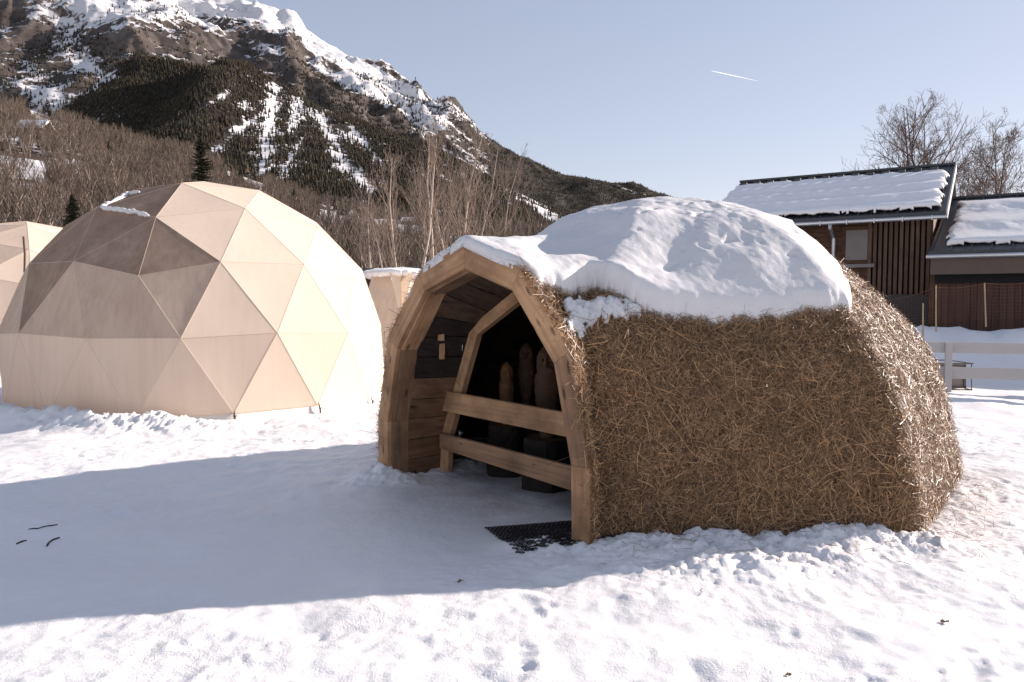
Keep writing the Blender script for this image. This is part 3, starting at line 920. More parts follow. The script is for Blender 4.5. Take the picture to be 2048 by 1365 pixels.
birch = [  # base px, top px, depth, radius, label
    (738, 536, 741, 372, 40, .09, 'thin bare birch with a leaning side stem, leftmost of the birch row'),
    (800, 540, 801, 318, 42, .12, 'pale straight bare birch behind the dark shed roof'),
    (833, 535, 824, 255, 44, .14, 'tall dark trunked bare birch second right of the shed roof middle'),
    (856, 530, 861, 268, 47, .13, 'slender upright bare birch rising just left of the arch peak'),
    (895, 520, 913, 270, 50, .14, 'forked bare birch with dense upright crown above the arch peak'),
    (902, 520, 884, 290, 54, .11, 'bare birch leaning left behind the forked birch'),
    (930, 520, 950, 285, 52, .11, 'bare birch leaning right behind the snow on the arch'),
    (957, 520, 970, 275, 56, .12, 'pale thin bare birch over the snow ridge'),
    (985, 520, 1003, 300, 60, .10, 'low spreading bare birch, rightmost of the birch row'),
    (770, 540, 768, 420, 38, .07, 'short bare sapling among the left birches'),
]
for i, (bx, by, tx, ty, Y, rr, lb) in enumerate(birch):
    b = at(bx, by, Y); b[2] = max(-2.0, float(HN.z(np.array(b[0]), np.array(Y * 1.0)))) if Y > 52 else -.3
    tp = at(tx, ty, Y)
    bare_tree('birch_tree', b, tp, rr, 100 + i, lb, 'birches behind the hut', M['birch_trunk'], M['twig'], kids=(18, 5, 4), up=.75, spread=.42)
r_trees = [
    (1846, 1838, 215, 33, .13, 3, 'dark bare tree with bent trunk rising behind the chalet roof middle', (17, 7, 7), .55),
    (1925, 1902, 162, 31, .14, 4, 'tallest bare tree, twin dark stems beside the chalet gable', (22, 8, 7), .55),
    (1948, 1985, 240, 34, .10, 4, 'spreading bare tree with arching twigs behind the low annex roof', (17, 7, 7), .6),
    (1775, 1752, 300, 36, .08, 3, 'small bare tree peeping over the left part of the chalet ridge', (13, 5, 6), .55),
]
for i, (bx, tx, ty, Y, rr, st, lb, kd, sp) in enumerate(r_trees):
    b = at(bx, 600, Y); b[2] = 0
    bare_tree('bare_tree', b, at(tx, ty, Y), rr, 300 + i, lb, 'bare trees behind the chalet', M['dark_trunk'], M['dark_twig'], kids=kd, up=.55, spread=sp, stems=st)
def spruce_tree(px, pyb, pyt, Y, wpx, seed, label):
    rng = random.Random(seed)
    top = at(px, pyt, Y); base = at(px, pyb, Y); H = top[2] - base[2]
    Rm = wpx / 2 * Y / FPX
    root = empty('spruce_tree', base, label, 'tree', 'spruces behind the big dome')
    MB().tube([base, base + np.array([0, 0, H * .5]), top], [H * .02, H * .012, .01], 7).build('trunk', M['dark_trunk'], root)
    mb = MB(); b = Vector(base)
    for k in range(46):
        f = k / 45.
        z = H * (.02 + .96 * f); rad = Rm * (1 - f) ** .85 * (.75 + .5 * rng.random()) + .04 * Rm
        for j in range(9 if f < .8 else 5):
            a = rng.uniform(0, 6.283); L = rad * rng.uniform(.55, 1.1)
            p0 = b + Vector((0, 0, z)); dirv = Vector((math.cos(a), math.sin(a), -.28 + .5 * f))
            side = Vector((-math.sin(a), math.cos(a), 0))
            for q in range(5):
                s0 = L * q / 5 * .95; s1 = L * (q + 1.25) / 5
                w = .17 * Rm * (1 - .12 * q) * rng.uniform(.6, 1.2)
                c0 = p0 + dirv * s0; c1 = p0 + dirv * s1 + Vector((0, 0, .03 * L * q))
                dz = Vector((0, 0, -w * rng.uniform(.2, .9)))
                mb.add([c0, c1 + side * w + dz, c1 + dirv * w * .6, c1 - side * w + dz], [(0, 1, 2), (0, 2, 3)])
    mb.build('crown', M['spruce'], root)
spruce_tree(404, 402, 262, 60, 64, 1, 'dark spruce standing over the peak of the big dome')
spruce_tree(147, 475, 388, 58, 56, 2, 'smaller dark spruce behind the left shoulder of the big dome')

# ------------------------------------------------------------------ hut
hut_loc = W(0, VC, 0)
hut = empty('straw_hut', hut_loc, 'round straw covered wooden hut with an arched timber entrance', 'hut')
# straw shell (dome with the arch opening cut out)
nphi, ns = 250, 120
ph = np.linspace(0, 2 * math.pi, nphi); ss = np.linspace(0, SLEN * .999, ns)
PH, SS = np.meshgrid(ph, ss)
u, v, z = dome_pt(PH, SS)
lump = 1 + .012 * fbm(u * 2.2, v * 2.2, z * 2.2, oct=3, seed=5)
u, v, z = u * lump, VC + (v - VC) * lump, z * lump - .02
F = grid_faces(nphi, ns)
cu, cv, cz = (q.ravel()[F].mean(1) for q in (u, v, z))
arch_in_z = lambda q: np.interp(np.abs(q), [0, .55, .975, 1.14, 1.141], [1.835, 1.67, 1.18, .53, -1])
open_ = (cv < 1.3) & (np.abs(cu) < 1.14) & ((cz < tunnel_z(cu, cv) - .05) | (cz < arch_in_z(cu)))
Pd = W(u, v, z).reshape(-1, 3)
Vt, Ft = [Pd], [F[~open_]]
# tunnel sheet
qo = np.array(ARCH_OUT)
ql = np.concatenate([[0], np.cumsum(np.hypot(*np.diff(qo, axis=0).T))])
nq, nv = 120, 40
QQ, VV = np.meshgrid(np.linspace(0, ql[-1], nq), np.linspace(.03, 1.15, nv))
tu, tz = np.interp(QQ, ql, qo[:, 0]), np.interp(QQ, ql, qo[:, 1]) - .05 * np.clip(VV, 0, 1)
tu = taper(tu, VV, tz)
l2 = 1 - .012 + .01 * fbm(tu * 3, VV * 3, tz * 3, oct=2, seed=8)
Vt.append(W(tu * l2, VV, tz * l2).reshape(-1, 3))
Ftn = grid_faces(nq, nv)
tcu, tcv, tcz = ((q.ravel()[Ftn].mean(1)) for q in (tu, VV, tz))
Ftn = Ftn[~((dome_z(tcu, tcv) > tcz + .04) & (tcv > .10))]
Ft.append(Ftn + len(Pd))
# straws
def straw_mesh(P, Nn, rng, Lm=.075, wk=1.0):
    n = len(P)
    ref = rng.normal(size=(n, 3)); 
    tan = ref - (ref * Nn).sum(1)[:, None] * Nn; tan /= np.linalg.norm(tan, axis=1)[:, None] + 1e-9
    d = tan + Nn * rng.normal(0, .26, n)[:, None]; d /= np.linalg.norm(d, axis=1)[:, None]
    L = Lm * np.exp(rng.normal(0, .5, n))
    wv = np.cross(d, Nn); wv /= np.linalg.norm(wv, axis=1)[:, None] + 1e-9
    rt = rng.uniform(-.9, .9, n)[:, None]; wv = wv * np.cos(rt) + np.cross(d, wv) * np.sin(rt)
    wd = wk * rng.uniform(.0009, .0019, n)[:, None]
    long_ = rng.random(n) < .06; L = np.where(long_, L * 1.9 + .03, L)
    c = P + Nn * (rng.random(n) ** 1.5 * .034)[:, None]
    bend = Nn * (rng.normal(0, .06, n) * L)[:, None] + np.cross(d, Nn) * (rng.normal(0, .10, n) * L)[:, None]
    a, b = c - d * L[:, None] / 2, c + d * L[:, None] / 2; m = c + bend
    V = np.stack([a - wv * wd, a + wv * wd, m - wv * wd, m + wv * wd, b - wv * wd * .7, b + wv * wd * .7], 1).reshape(-1, 3)
    i = np.arange(n)[:, None] * 6
    F = np.concatenate([i + np.array([[0, 1, 3, 2]]), i + np.array([[2, 3, 5, 4]])])
    return V, F
rs = np.random.default_rng(3)
def dome_samples(n, p0, p1):
    phi = rs.uniform(p0, p1, n); s = rs.uniform(0, SLEN, n)
    r_, _ = prof(s); k = rs.random(n) < (r_ / 2.7); phi, s = phi[k], s[k]
    e = 1e-3
    f = lambda a, b: W(*dome_pt(a, b))
    P = f(phi, s); n_ = np.cross(f(phi + e, s) - P, f(phi, s + e) - P); n_ /= np.linalg.norm(n_, axis=1)[:, None] + 1e-12
    u_, v_, z_ = dome_pt(phi, s)
    lp = (.012 * fbm(u_ * 2.2, v_ * 2.2, z_ * 2.2, oct=3, seed=5))[:, None]
    C = W(0, VC, 0)
    P = C + (P - C) * (1 + lp) - np.array([0, 0, .02])
    k = ~((v_ < 1.3) & ((z_ < tunnel_z(u_, v_)) | (z_ < arch_in_z(u_) + .03)))
    return P[k], n_[k]
S1 = dome_samples(175000, HS * .6, HS * 3.06)       # the wall towards the viewer
S2 = dome_samples(76000, HS * 3.0, HS * 5.2)        # the sunlit wall on the right
S3 = dome_samples(26000, HS * 5.2, HS * 13.4)       # round the back
def tunnel_samples(n):
    q = rs.uniform(0, ql[-1], n); v_ = rs.uniform(.0, 1.0, n) ** 1.25 + .03
    u_ = np.interp(q, ql, qo[:, 0]); z_ = np.interp(q, ql, qo[:, 1]) - .05 * np.clip(v_, 0, 1)
    i = np.clip(np.searchsorted(ql, q) - 1, 0, len(qo) - 2)
    dq = np.diff(qo, axis=0)[i]; dq /= np.linalg.norm(dq, axis=1)[:, None]
    nn = np.stack([-dq[:, 1], dq[:, 0]], 1)
    Nn = nn[:, :1] * EU + nn[:, 1:] * np.array([0, 0, 1.])
    u_ = taper(u_, v_, z_)
    k = z_ > dome_z(u_, v_) - .03
    return W(u_ * .99, v_, z_ * .99)[k], Nn[k]
S4 = tunnel_samples(26000)
# dense fringe right round the arch
q = rs.uniform(0, ql[-1], 2600); u_ = np.interp(q, ql, qo[:, 0]); z_ = np.interp(q, ql, qo[:, 1])
i = np.clip(np.searchsorted(ql, q) - 1, 0, len(qo) - 2); dq = np.diff(qo, axis=0)[i]; dq /= np.linalg.norm(dq, axis=1)[:, None]
S5 = (W(u_, rs.uniform(.015, .06, len(q)), z_), (-dq[:, 1:]) * EU + dq[:, :1] * np.array([0, 0, 1.]))
def cast_hut(px, py, lift=.06):
    r_ = ray(px, py); ts = np.linspace(3.2, 11, 1600)
    x, y, z = r_[0] * ts, r_[1] * ts, CAM_H + r_[2] * ts
    u, v = UV(x, y); h = hut_top(u, v) + lift
    k = (h > .3) & (z < h)
    if not k.any(): return None
    i = int(np.argmax(k)); return u[i], v[i]
edge_px = [(930, 488), (965, 500), (1000, 512), (1036, 525), (1060, 545), (1077, 556), (1110, 570), (1141, 580), (1182, 576), (1219, 579), (1279, 611), (1357, 634), (1440, 638), (1510, 636), (1572, 632), (1614, 617), (1660, 618), (1701, 617), (1703, 597), (1683, 556), (1637, 491)]
poly = [cast_hut(x, y, .03) for x, y in edge_px]
poly = [p for p in poly if p is not None]
poly += [(1.12, 2.72), (.85, 3.3), (.1, 3.75), (-.9, 3.55), (-1.7, 2.9), (-1.75, 2.1), (-1.45, 1.4), (-1.05, .95), (-.86, .45), (-.82, .08), (-.80, .005), (-.45, .0), (-.2, .0)]
PG = np.array(poly)
def poly_sd(u, v, PG):
    n = len(PG); d = np.full(u.shape, 1e9); ins = np.zeros(u.shape, bool)
    for i in range(n):
        a, b = PG[i], PG[(i + 1) % n]
        e = b - a; w0, w1 = u - a[0], v - a[1]
        t_ = np.clip((w0 * e[0] + w1 * e[1]) / (e @ e + 1e-12), 0, 1)
        d = np.minimum(d, np.hypot(w0 - t_ * e[0], w1 - t_ * e[1]))
        c = ((a[1] <= v) & (b[1] > v)) | ((b[1] <= v) & (a[1] > v))
        with np.errstate(divide='ignore', invalid='ignore'):
            xx = a[0] + (v - a[1]) * e[0] / (e[1] if e[1] else 1e-12)
        ins ^= c & (u < xx)
    return np.where(ins, d, -d)
def clear_of_snow(S):
    u_, v_ = UV(S[0][:, 0], S[0][:, 1]); k_ = poly_sd(u_, v_, PG) < .07
    return S[0][k_], S[1][k_]
S1, S2, S3, S4 = (clear_of_snow(q_) for q_ in (S1, S2, S3, S4))
sv, sf, b = [], [], 0
for (P, Nn), Lm, wk in ((S1, .074, .88), (S2, .052, .66), (S3, .09, 1.3), (S4, .075, 1.0), (S5, .06, 1.0)):
    V_, F_ = straw_mesh(P, Nn, rs, Lm, wk); sv.append(V_); sf.append(F_ + b); b += len(V_)
base_n = sum(len(x) for x in Vt)
Vall = np.concatenate(Vt + sv); Fall = np.concatenate(Ft + [f + base_n for f in sf])
nb = sum(len(f) for f in Ft)
mi = np.zeros(len(Fall), int); mi[nb:] = 1
me = np_mesh('straw_cover', Vall, Fall, False, None, mi)
link('straw_cover', me, None, hut, [M['straw_mat'], M['straw']])

# timber arch: eight mitred boards and a second set behind them
def arch_ring(out, inn, v0, v1, mats, name, gap=.002):
    n = len(out)
    for i in range(n - 1):
        a, b, c, d = out[i], out[i + 1], inn[i + 1], inn[i]
        dz0 = -.12 if i == 0 else 0; dz1 = -.12 if i == n - 2 else 0
        A = lambda p, v, dz: Vector(W(p[0], v, p[1] + dz))
        cor = [A(a, v0, dz0), A(d, v0, dz0), A(d, v1, dz0), A(a, v1, dz0), A(b, v0, dz1), A(c, v0, dz1), A(c, v1, dz1), A(b, v1, dz1)]
        ax = A(b, 0, 0) - A(a, 0, 0)
        local_board(name, cor, mats[i], hut, ax, EV, .005)
nw, ow, ww = M['new_wood'], M['old_wood'], M['worn_wood']
arch_ring(ARCH_OUT, ARCH_IN, 0.0, .045, [nw, nw, nw, nw, nw, nw, ww, nw], 'arch_board')
off = lambda L, k: [(x * k, y * (k if y > .1 else 1)) for x, y in L]
RIB_OUT = [(x * (.885 if z < .9 else .965), z * (1 if z < .9 else .965)) for x, z in ARCH_OUT]
arch_ring(RIB_OUT, off(ARCH_IN, .987), .046, .215, [ww, ww, nw, ww, ww, nw, ww, ww], 'arch_rib')
# inner arch
IN2o = IN2; IN2i = [(-1.05, 0), (-1.01, .33), (-.80, .81), (-.58, 1.30), (0, 1.60), (.58, 1.30), (.80, .81), (1.01, .33), (1.05, 0)]
arch_ring(IN2o, IN2i, .56, .625, [nw, nw, nw, nw, nw, nw, ww, nw], 'inner_arch_board')
# barrier rails on the inner arch
def rail(za0, za1, zb0, zb1, mat):
    A = lambda u, v, z: Vector(W(u, v, z))
    cor = [A(-1.09, .515, za0), A(-1.09, .557, za0), A(-1.09, .557, za1), A(-1.09, .515, za1), A(1.14, .515, zb0), A(1.14, .557, zb0), A(1.14, .557, zb1), A(1.14, .515, zb1)]
    local_board('rail', cor, mat, hut, EU, EV, .005)
pl = W(0, .53, 0)
def uz(px, py):
    q = onplane(px, py, pl, EV); return UV(q[0], q[1])[0], q[2]
for (p, mat) in ((((908, 784.8), (911, 826.5), (1119, 822.8), (1128, 872.5)), nw), (((890.5, 868.5), (889.5, 899), (1140, 931.8), (1141, 980)), ww)):
    zz = [uz(*q)[1] for q in p]; us = [uz(*q)[0] for q in p]
    f = lambda i, j, u: zz[i] + (zz[j] - zz[i]) * (u - us[i]) / (us[j] - us[i])
    rail(f(1, 3, -1.09), f(0, 2, -1.09), f(1, 3, 1.14), f(0, 2, 1.14), mat)
# plank lining of the entrance: level boards up the sides, sloping boards under the roof
def half_u(L, z):
    P = sorted([(p[1], abs(p[0])) for p in L[:5]]); return float(np.interp(z, [p[0] for p in P], [p[1] for p in P]))
def lining(sgn, a0, a1, b0, b1, mat):      # front lower/upper, back lower/upper as (u, z)
    A = lambda p, v, o_: Vector(W(sgn * (p[0] + o_), v, p[1] + o_ * .3))
    cor = [A(a0, .20, 0), A(a0, .20, .03), A(b0, .60, .03), A(b0, .60, 0), A(a1, .20, 0), A(a1, .20, .03), A(b1, .60, .03), A(b1, .60, 0)]
    local_board('lining_plank', cor, mat, hut, EV, EU, .003)
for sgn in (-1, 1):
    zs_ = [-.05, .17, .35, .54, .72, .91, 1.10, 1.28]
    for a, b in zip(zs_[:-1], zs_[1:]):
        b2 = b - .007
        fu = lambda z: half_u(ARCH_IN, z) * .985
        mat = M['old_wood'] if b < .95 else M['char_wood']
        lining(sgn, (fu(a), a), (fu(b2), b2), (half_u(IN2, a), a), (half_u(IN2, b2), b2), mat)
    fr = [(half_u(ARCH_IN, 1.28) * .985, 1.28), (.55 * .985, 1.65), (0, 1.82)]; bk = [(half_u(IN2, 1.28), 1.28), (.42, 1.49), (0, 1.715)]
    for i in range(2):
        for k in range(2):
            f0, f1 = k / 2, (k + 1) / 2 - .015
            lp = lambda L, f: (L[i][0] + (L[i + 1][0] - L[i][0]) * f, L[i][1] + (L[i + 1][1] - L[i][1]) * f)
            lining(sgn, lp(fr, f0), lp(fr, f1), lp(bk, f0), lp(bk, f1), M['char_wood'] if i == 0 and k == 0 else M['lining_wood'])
# inner room shell
nphi, ns = 120, 60
PH, SS = np.meshgrid(np.linspace(0, 2 * math.pi, nphi), np.linspace(0, SLEN * .999, ns))
u, v, z = dome_pt(PH, SS); u, v, z = u * .93, VC + (v - VC) * .93, z * .93
F = grid_faces(nphi, ns); cu, cv, cz = (q.ravel()[F].mean(1) for q in (u, v, z))
t = NT('room_planks')
v_ = t.coord('Object', (1.2, 1.2, 9)); n1 = t.noise(v_, 1.4, 5, .6)
zz = t.n('ShaderNodeSeparateXYZ'); t.l(t.coord('Object'), zz.inputs[0])
fr = t.math('FRACT', t.math('MULTIPLY', zz.outputs[2], 6.5))
gap = t.ramp(fr, [(.0, 0.15), (.05, 1.0), (.95, 1.0), (1.0, .15)])
t.base(t.mix(1.0, t.ramp(n1, [(.3, (.03, .019, .013)), (.7, (.095, .058, .036))]), gap, 'MULTIPLY')); t.rough(.8); t.bump(gap, .5, .01)
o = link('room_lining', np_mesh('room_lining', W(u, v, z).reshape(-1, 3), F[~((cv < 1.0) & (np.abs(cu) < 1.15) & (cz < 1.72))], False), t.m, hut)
# small blocks and a latch on the left lining
wa, wb, wc = W(-.955, .20, 1.18), W(-.745, .60, 1.18), W(-1.03, .20, .95)
nl = np.cross(wb - wa, wc - wa); nl /= np.linalg.norm(nl)
if np.dot(nl, -wa) < 0: nl = -nl
for (px, py, w_, h_) in ((882, 667, .055, .13), (884, 703, .05, .14)):
    p = Vector(onplane(px, py, wa + nl * .02, nl))
    cor, d, s = beam_corners(p - Vector((0, 0, h_ / 2)), p + Vector((0, 0, h_ / 2)), w_, .03, nl)
    local_board('wall_block', cor, M['new_wood'], hut, (0, 0, 1), nl, .004)
p = Vector(W(-.74, .545, 1.24))
MB().tube([p, p + Vector(EU) * -.03, p + Vector(EU) * -.03 + Vector((0, 0, -.09)), p + Vector((0, 0, -.09))], .004, 5).build('latch', M['metal'], hut)
# screw heads along the boards of both arches
mb = MB()
for (ring_o, ring_i, vv) in ((IN2o, IN2i, .557),):
    for i in range(8):
        for f in (.12, .3, .5, .7, .88):
            o_ = [ring_o[i][k] + (ring_o[i + 1][k] - ring_o[i][k]) * f for k in (0, 1)]; n_ = [ring_i[i][k] + (ring_i[i + 1][k] - ring_i[i][k]) * f for k in (0, 1)]
            g_ = .3 if int(f * 100) % 2 else .65
            q = [o_[k] + (n_[k] - o_[k]) * g_ for k in (0, 1)]
            c = Vector(W(q[0], vv, q[1]))
            mb.tube([c, c - Vector(EV) * .004], [.005, .0045], 6)
o = mb.build('screw_heads', M['screw'], hut); o['kind'] = 'stuff'

# ------------------------------------------------------------------ snow lying on the hut
st = .014
gu = np.arange(-2.0, 2.3, st); gv = np.arange(-.15, 4.0, st)
UU, VV = np.meshgrid(gu, gv)
sd = poly_sd(UU, VV, PG) + .020 * fbm(UU * 7, VV * 7, oct=4, seed=12)
HT = hut_top(UU, VV)
# snow smooths what it lies on
def blur(a, n):
    for _ in range(n):
        p = np.pad(a, 1, 'edge')
        a = (p[1:-1, 1:-1] * 2 + p[:-2, 1:-1] + p[2:, 1:-1] + p[1:-1, :-2] + p[1:-1, 2:]) / 6
    return a
H0 = np.maximum(hut_top(UU, np.maximum(VV, .03)), .2)
HB = np.maximum(HT, blur(H0, 1100))
HB = HB + .10 * np.exp(-((UU - 1.0) / .3) ** 2 - ((VV - .45) / .3) ** 2)
HB = np.where(sd > -.1, blur(HB, 25), HB)
Tk = .075 + .035 * sstep(.4, 1.3, VV) + .04 * sstep(.3, 1.0, sd) + .10 * sstep(.25, .6, VV) * (1 - .6 * sstep(1.2, 1.8, UU)) * np.exp(-np.clip(sd, 0, 9) / .28)
Tk = Tk * (.6 + .4 * sstep(-.75, -.35, UU + .3 * VV))
wdt = .035 + .02 * sstep(.1, .5, VV)
e_ = np.clip(sd / wdt, 0, 1)
edge = np.sqrt(np.clip(1 - (1 - e_) ** 2, 0, 1)) * .88 + .12 * sstep(0, .3, sd)
inner = sstep(.02, .30, sd)
rough_zone = np.exp(-(((UU - .95) / .75) ** 2 + ((VV - 1.9) / .8) ** 2))
rip = fbm(UU * 5.5, VV * 5.5, oct=5, seed=15)
pit = -np.clip(perlin(UU * 8, VV * 8, None, 16) - .42, 0, 1) * .14
hgt = HB + Tk * edge + inner * (.045 * fbm(UU * 1.3 + .4 * VV, VV * 1.3, oct=2, seed=14) + .022 * fbm(UU * 2.6, VV * 2.6, oct=2, seed=18)) + inner * rough_zone * (.014 * rip + pit) + edge * .004 * fbm(UU * 14, VV * 14, oct=3, seed=20)
bot = HT - .03
keep = (sd > -st * .95) & (HT > .3)
ggv, ggu = np.gradient(sd, st)
mv = np.clip(-sd, 0, st) * (sd < 0); gn = np.maximum(np.hypot(ggu, ggv), .5)
UU = UU + mv * ggu / gn ** 2; VV = VV + mv * ggv / gn ** 2
nu, nvv = len(gu), len(gv)
F = grid_faces(nu, nvv); kf = keep.ravel()[F].all(1)
top = W(UU, VV, hgt).reshape(-1, 3); low = W(UU, VV, bot).reshape(-1, 3)
Ff = F[kf]
# boundary walls
ed = np.concatenate([Ff[:, [0, 1]], Ff[:, [1, 2]], Ff[:, [2, 3]], Ff[:, [3, 0]]])
key = np.minimum(ed[:, 0], ed[:, 1]).astype(np.int64) * (nu * nvv) + np.maximum(ed[:, 0], ed[:, 1])
_, idx, cnt = np.unique(key, return_index=True, return_counts=True)
be = ed[idx[cnt == 1]]
n0 = len(top)
wall = np.stack([be[:, 1], be[:, 0], be[:, 0] + n0, be[:, 1] + n0], 1)
allF = np.concatenate([Ff, Ff[:, ::-1] + n0, wall])
used = np.unique(allF); remap = np.full(2 * n0, -1); remap[used] = np.arange(len(used))
me = np_mesh('snow_blanket', np.concatenate([top, low])[used], remap[allF], True)
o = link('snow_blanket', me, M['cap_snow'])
tag(o, 'thick smooth blanket of snow lying over the top of the straw hut', 'snow')
# ragged patch of old snow in the fold beside the arch
pp = [cast_hut(x, y, .0) for x, y in ((1128, 602), (1160, 600), (1220, 598), (1290, 622), (1285, 640), (1230, 650), (1185, 655), (1160, 678), (1140, 668), (1132, 635))]
PP = np.array([p for p in pp if p is not None])
gu = np.arange(PP[:, 0].min() - .05, PP[:, 0].max() + .05, .006); gv = np.arange(PP[:, 1].min() - .05, PP[:, 1].max() + .05, .006)
UU, VV = np.meshgrid(gu, gv); HT = hut_top(UU, VV)
sd = poly_sd(UU, VV, PP)
th = sd * .35 + .020 * (fbm(UU * 16, VV * 16, oct=4, seed=19) + .12)
keep = (th > 0) & (sd > -.01) & (HT > .4)
F = grid_faces(len(gu), len(gv)); Ff = F[keep.ravel()[F].all(1)]
P = W(UU, VV, HT + np.clip(th, 0, .05) * 1.6 + .012).reshape(-1, 3)
used = np.unique(Ff); rm = np.full(len(P), -1); rm[used] = np.arange(len(used))
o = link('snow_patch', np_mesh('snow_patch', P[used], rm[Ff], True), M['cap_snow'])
so = o.modifiers.new('solid', 'SOLIDIFY'); so.thickness = .03; so.offset = -1
tag(o, 'ragged remnant of snow in the straw fold right of the arch', 'snow')

# ------------------------------------------------------------------ carved owls, stumps, spot lamp, mat
def owl(px, pyt, vdepth, H, Wd, mat, label, zb, turn=0.0):
    # find base from the top pixel at the chosen depth plane
    p = onplane(px, pyt, W(0, vdepth, 0), EV)
    base = np.array([p[0], p[1], zb]); H = p[2] - zb
    root = empty('carved_owl', base, label, 'sculpture', 'carved owls in the hut')
    face = Vector((-p[0], -p[1], 0)).normalized(); face.rotate(Matrix.Rotation(turn, 3, 'Z'))
    side = Vector((-face.y, face.x, 0))
    n, m = 40, 56
    V = []
    prof_ = [(0, .60), (.06, .66), (.12, .60), (.17, .50), (.25, .66), (.38, .84), (.52, .95), (.64, .94), (.70, .86), (.76, .90), (.86, .88), (.93, .70), (.98, .38), (1.0, .02)]
    hz = [q[0] for q in prof_]; hr = [q[1] for q in prof_]
    for j in range(m + 1):
        f = j / m; rr = np.interp(f, hz, hr) * Wd / 2
        for i in range(n):
            a = 2 * math.pi * i / n                  # 0 = front
            q = rr
            fr = math.cos(a); sd_ = math.sin(a)
            if .70 < f < .95:                         # facial discs
                for sx in (-1, 1):
                    d = math.hypot((a if a < math.pi else a - 2 * math.pi) - sx * .42, (f - .83) * 6.5)
                    q -= Wd * .11 * math.exp(-(d / .33) ** 2)
                    q += Wd * .045 * math.exp(-((d - .55) / .12) ** 2)
            if .2 < f < .68:                          # folded wings at the sides with feather grooves
                aa = abs(a if a < math.pi else a - 2 * math.pi)
                wing = sstep(.65, .85, aa) * sstep(2.7, 2.3, aa)
                q += Wd * .05 * wing + Wd * .022 * wing * math.sin(60 * f + 7 * aa)
                q += Wd * .010 * (1 - wing) * math.sin(46 * f) * math.sin(9 * aa)
            V.append(Vector(base) + face * (q * fr * .92) + side * (q * sd_) + Vector((0, 0, f * H)))
    F = [(j * n + i, j * n + (i + 1) % n, (j + 1) * n + (i + 1) % n, (j + 1) * n + i) for j in range(m) for i in range(n)]
    MB().add(V, F).build('body', mat, root, True)
    c = Vector(base) + face * (Wd * .43) + Vector((0, 0, H * .80))
    MB().add([c + side * .02 * Wd * 5, c - side * .02 * Wd * 5, c + Vector((0, 0, .07 * H)), c + face * Wd * .10 - Vector((0, 0, .015 * H)), c - Vector((0, 0, .05 * H)) + face * .03 * Wd],
             [(0, 2, 3), (2, 1, 3), (1, 4, 3), (4, 0, 3), (0, 1, 2), (0, 4, 1)]).build('beak', mat, root)
    for sx in (-1, 1):
        e = Vector(base) + face * (Wd * .37) + side * (sx * Wd * .17) + Vector((0, 0, H * .84))
        mb = MB(); pts = [e - face * Wd * .05, e - face * Wd * .01, e + face * Wd * .025, e + face * Wd * .035]
        mb.tube(pts, [Wd * .07, Wd * .07, Wd * .045, .002], 10).build('eye', mat, root, True)
    mb = MB()
    for sx in (-1, 1):
        for k in (-1, 0, 1):
            e = Vector(base) + face * (Wd * .30) + side * (sx * Wd * .14 + k * Wd * .06) + Vector((0, 0, H * .15))
            mb.tube([e, e + face * Wd * .10, e + face * Wd * .15 - Vector((0, 0, H * .05))], [Wd * .03, Wd * .032, Wd * .012], 6)
    mb.build('talons', mat, root, True)
    return base
def stump(base, rad, z1, label, seed):
    rng = random.Random(seed)
    root = empty('tree_stump', (base[0], base[1], 0), label, 'stump', 'log pedestals in the hut')
    n, m = 30, 8; V = []
    for j in range(m + 1):
        f = j / m
        for i in range(n):
            a = 2 * math.pi * i / n
            q = rad * (1.12 - .12 * f + .07 * math.sin(5 * a + seed) + rng.uniform(-.04, .04))
            V.append((base[0] + q * math.cos(a), base[1] + q * math.sin(a), -.05 + (z1 + .05) * f))
    F = [(j * n + i, j * n + (i + 1) % n, (j + 1) * n + (i + 1) % n, (j + 1) * n + i) for j in range(m) for i in range(n)]
    MB().add(V, F).build('bark', M['bark'], root)
    MB().add([(v_[0], v_[1], z1 - .002) for v_ in V[-n:]], [tuple(range(n))]).build('cut_face', M['old_wood'], root)
z1 = onplane(1010, 848, W(0, 1.05, 0), EV)[2]
b1 = owl(1013, 724, 1.05, 0, .130, M['owl_wood'], 'small golden carved wooden owl, nearest the left, on a bark stump behind the rail', z1, .35)
stump(b1, .17, z1, 'dark bark stump carrying the small golden owl', 1)
b2 = owl(1053, 686, 1.30, 0, .155, M['owl_wood_dark'], 'tall pale headed carved wooden owl standing between the other two owls', .56, -.15)
stump(b2, .17, .56, 'rough stump under the tall middle owl', 2)
b3 = owl(1096, 690, .98, 0, .22, M['owl_wood_dark'], 'big knotty carved wooden owl half hidden by the right arch post', .42, -.2)
stump(b3, .2, .42, 'low wide stump under the big owl by the right post', 3)
p = Vector(onplane(917, 870, W(0, .70, 0), EV))
root = empty('spot_lamp', p, 'small chrome spot lamp clamped behind the lower rail', 'lamp')
d = Vector((.55, -.2, .8)).normalized()
MB().tube([p - d * .03, p + d * .02, p + d * .035], [.02, .024, .030], 14).build('housing', M['metal'], root, True)
MB().tube([p + d * .034, p + d * .040], [.028, .026], 14).build('lens', M['white_paint'], root)
MB().tube([p - d * .02, p - d * .02 + Vector((-.06, .0, -.02)), p + Vector((-.13, .03, -.02))], .008, 6).build('bracket', M['frame_dark'], root)
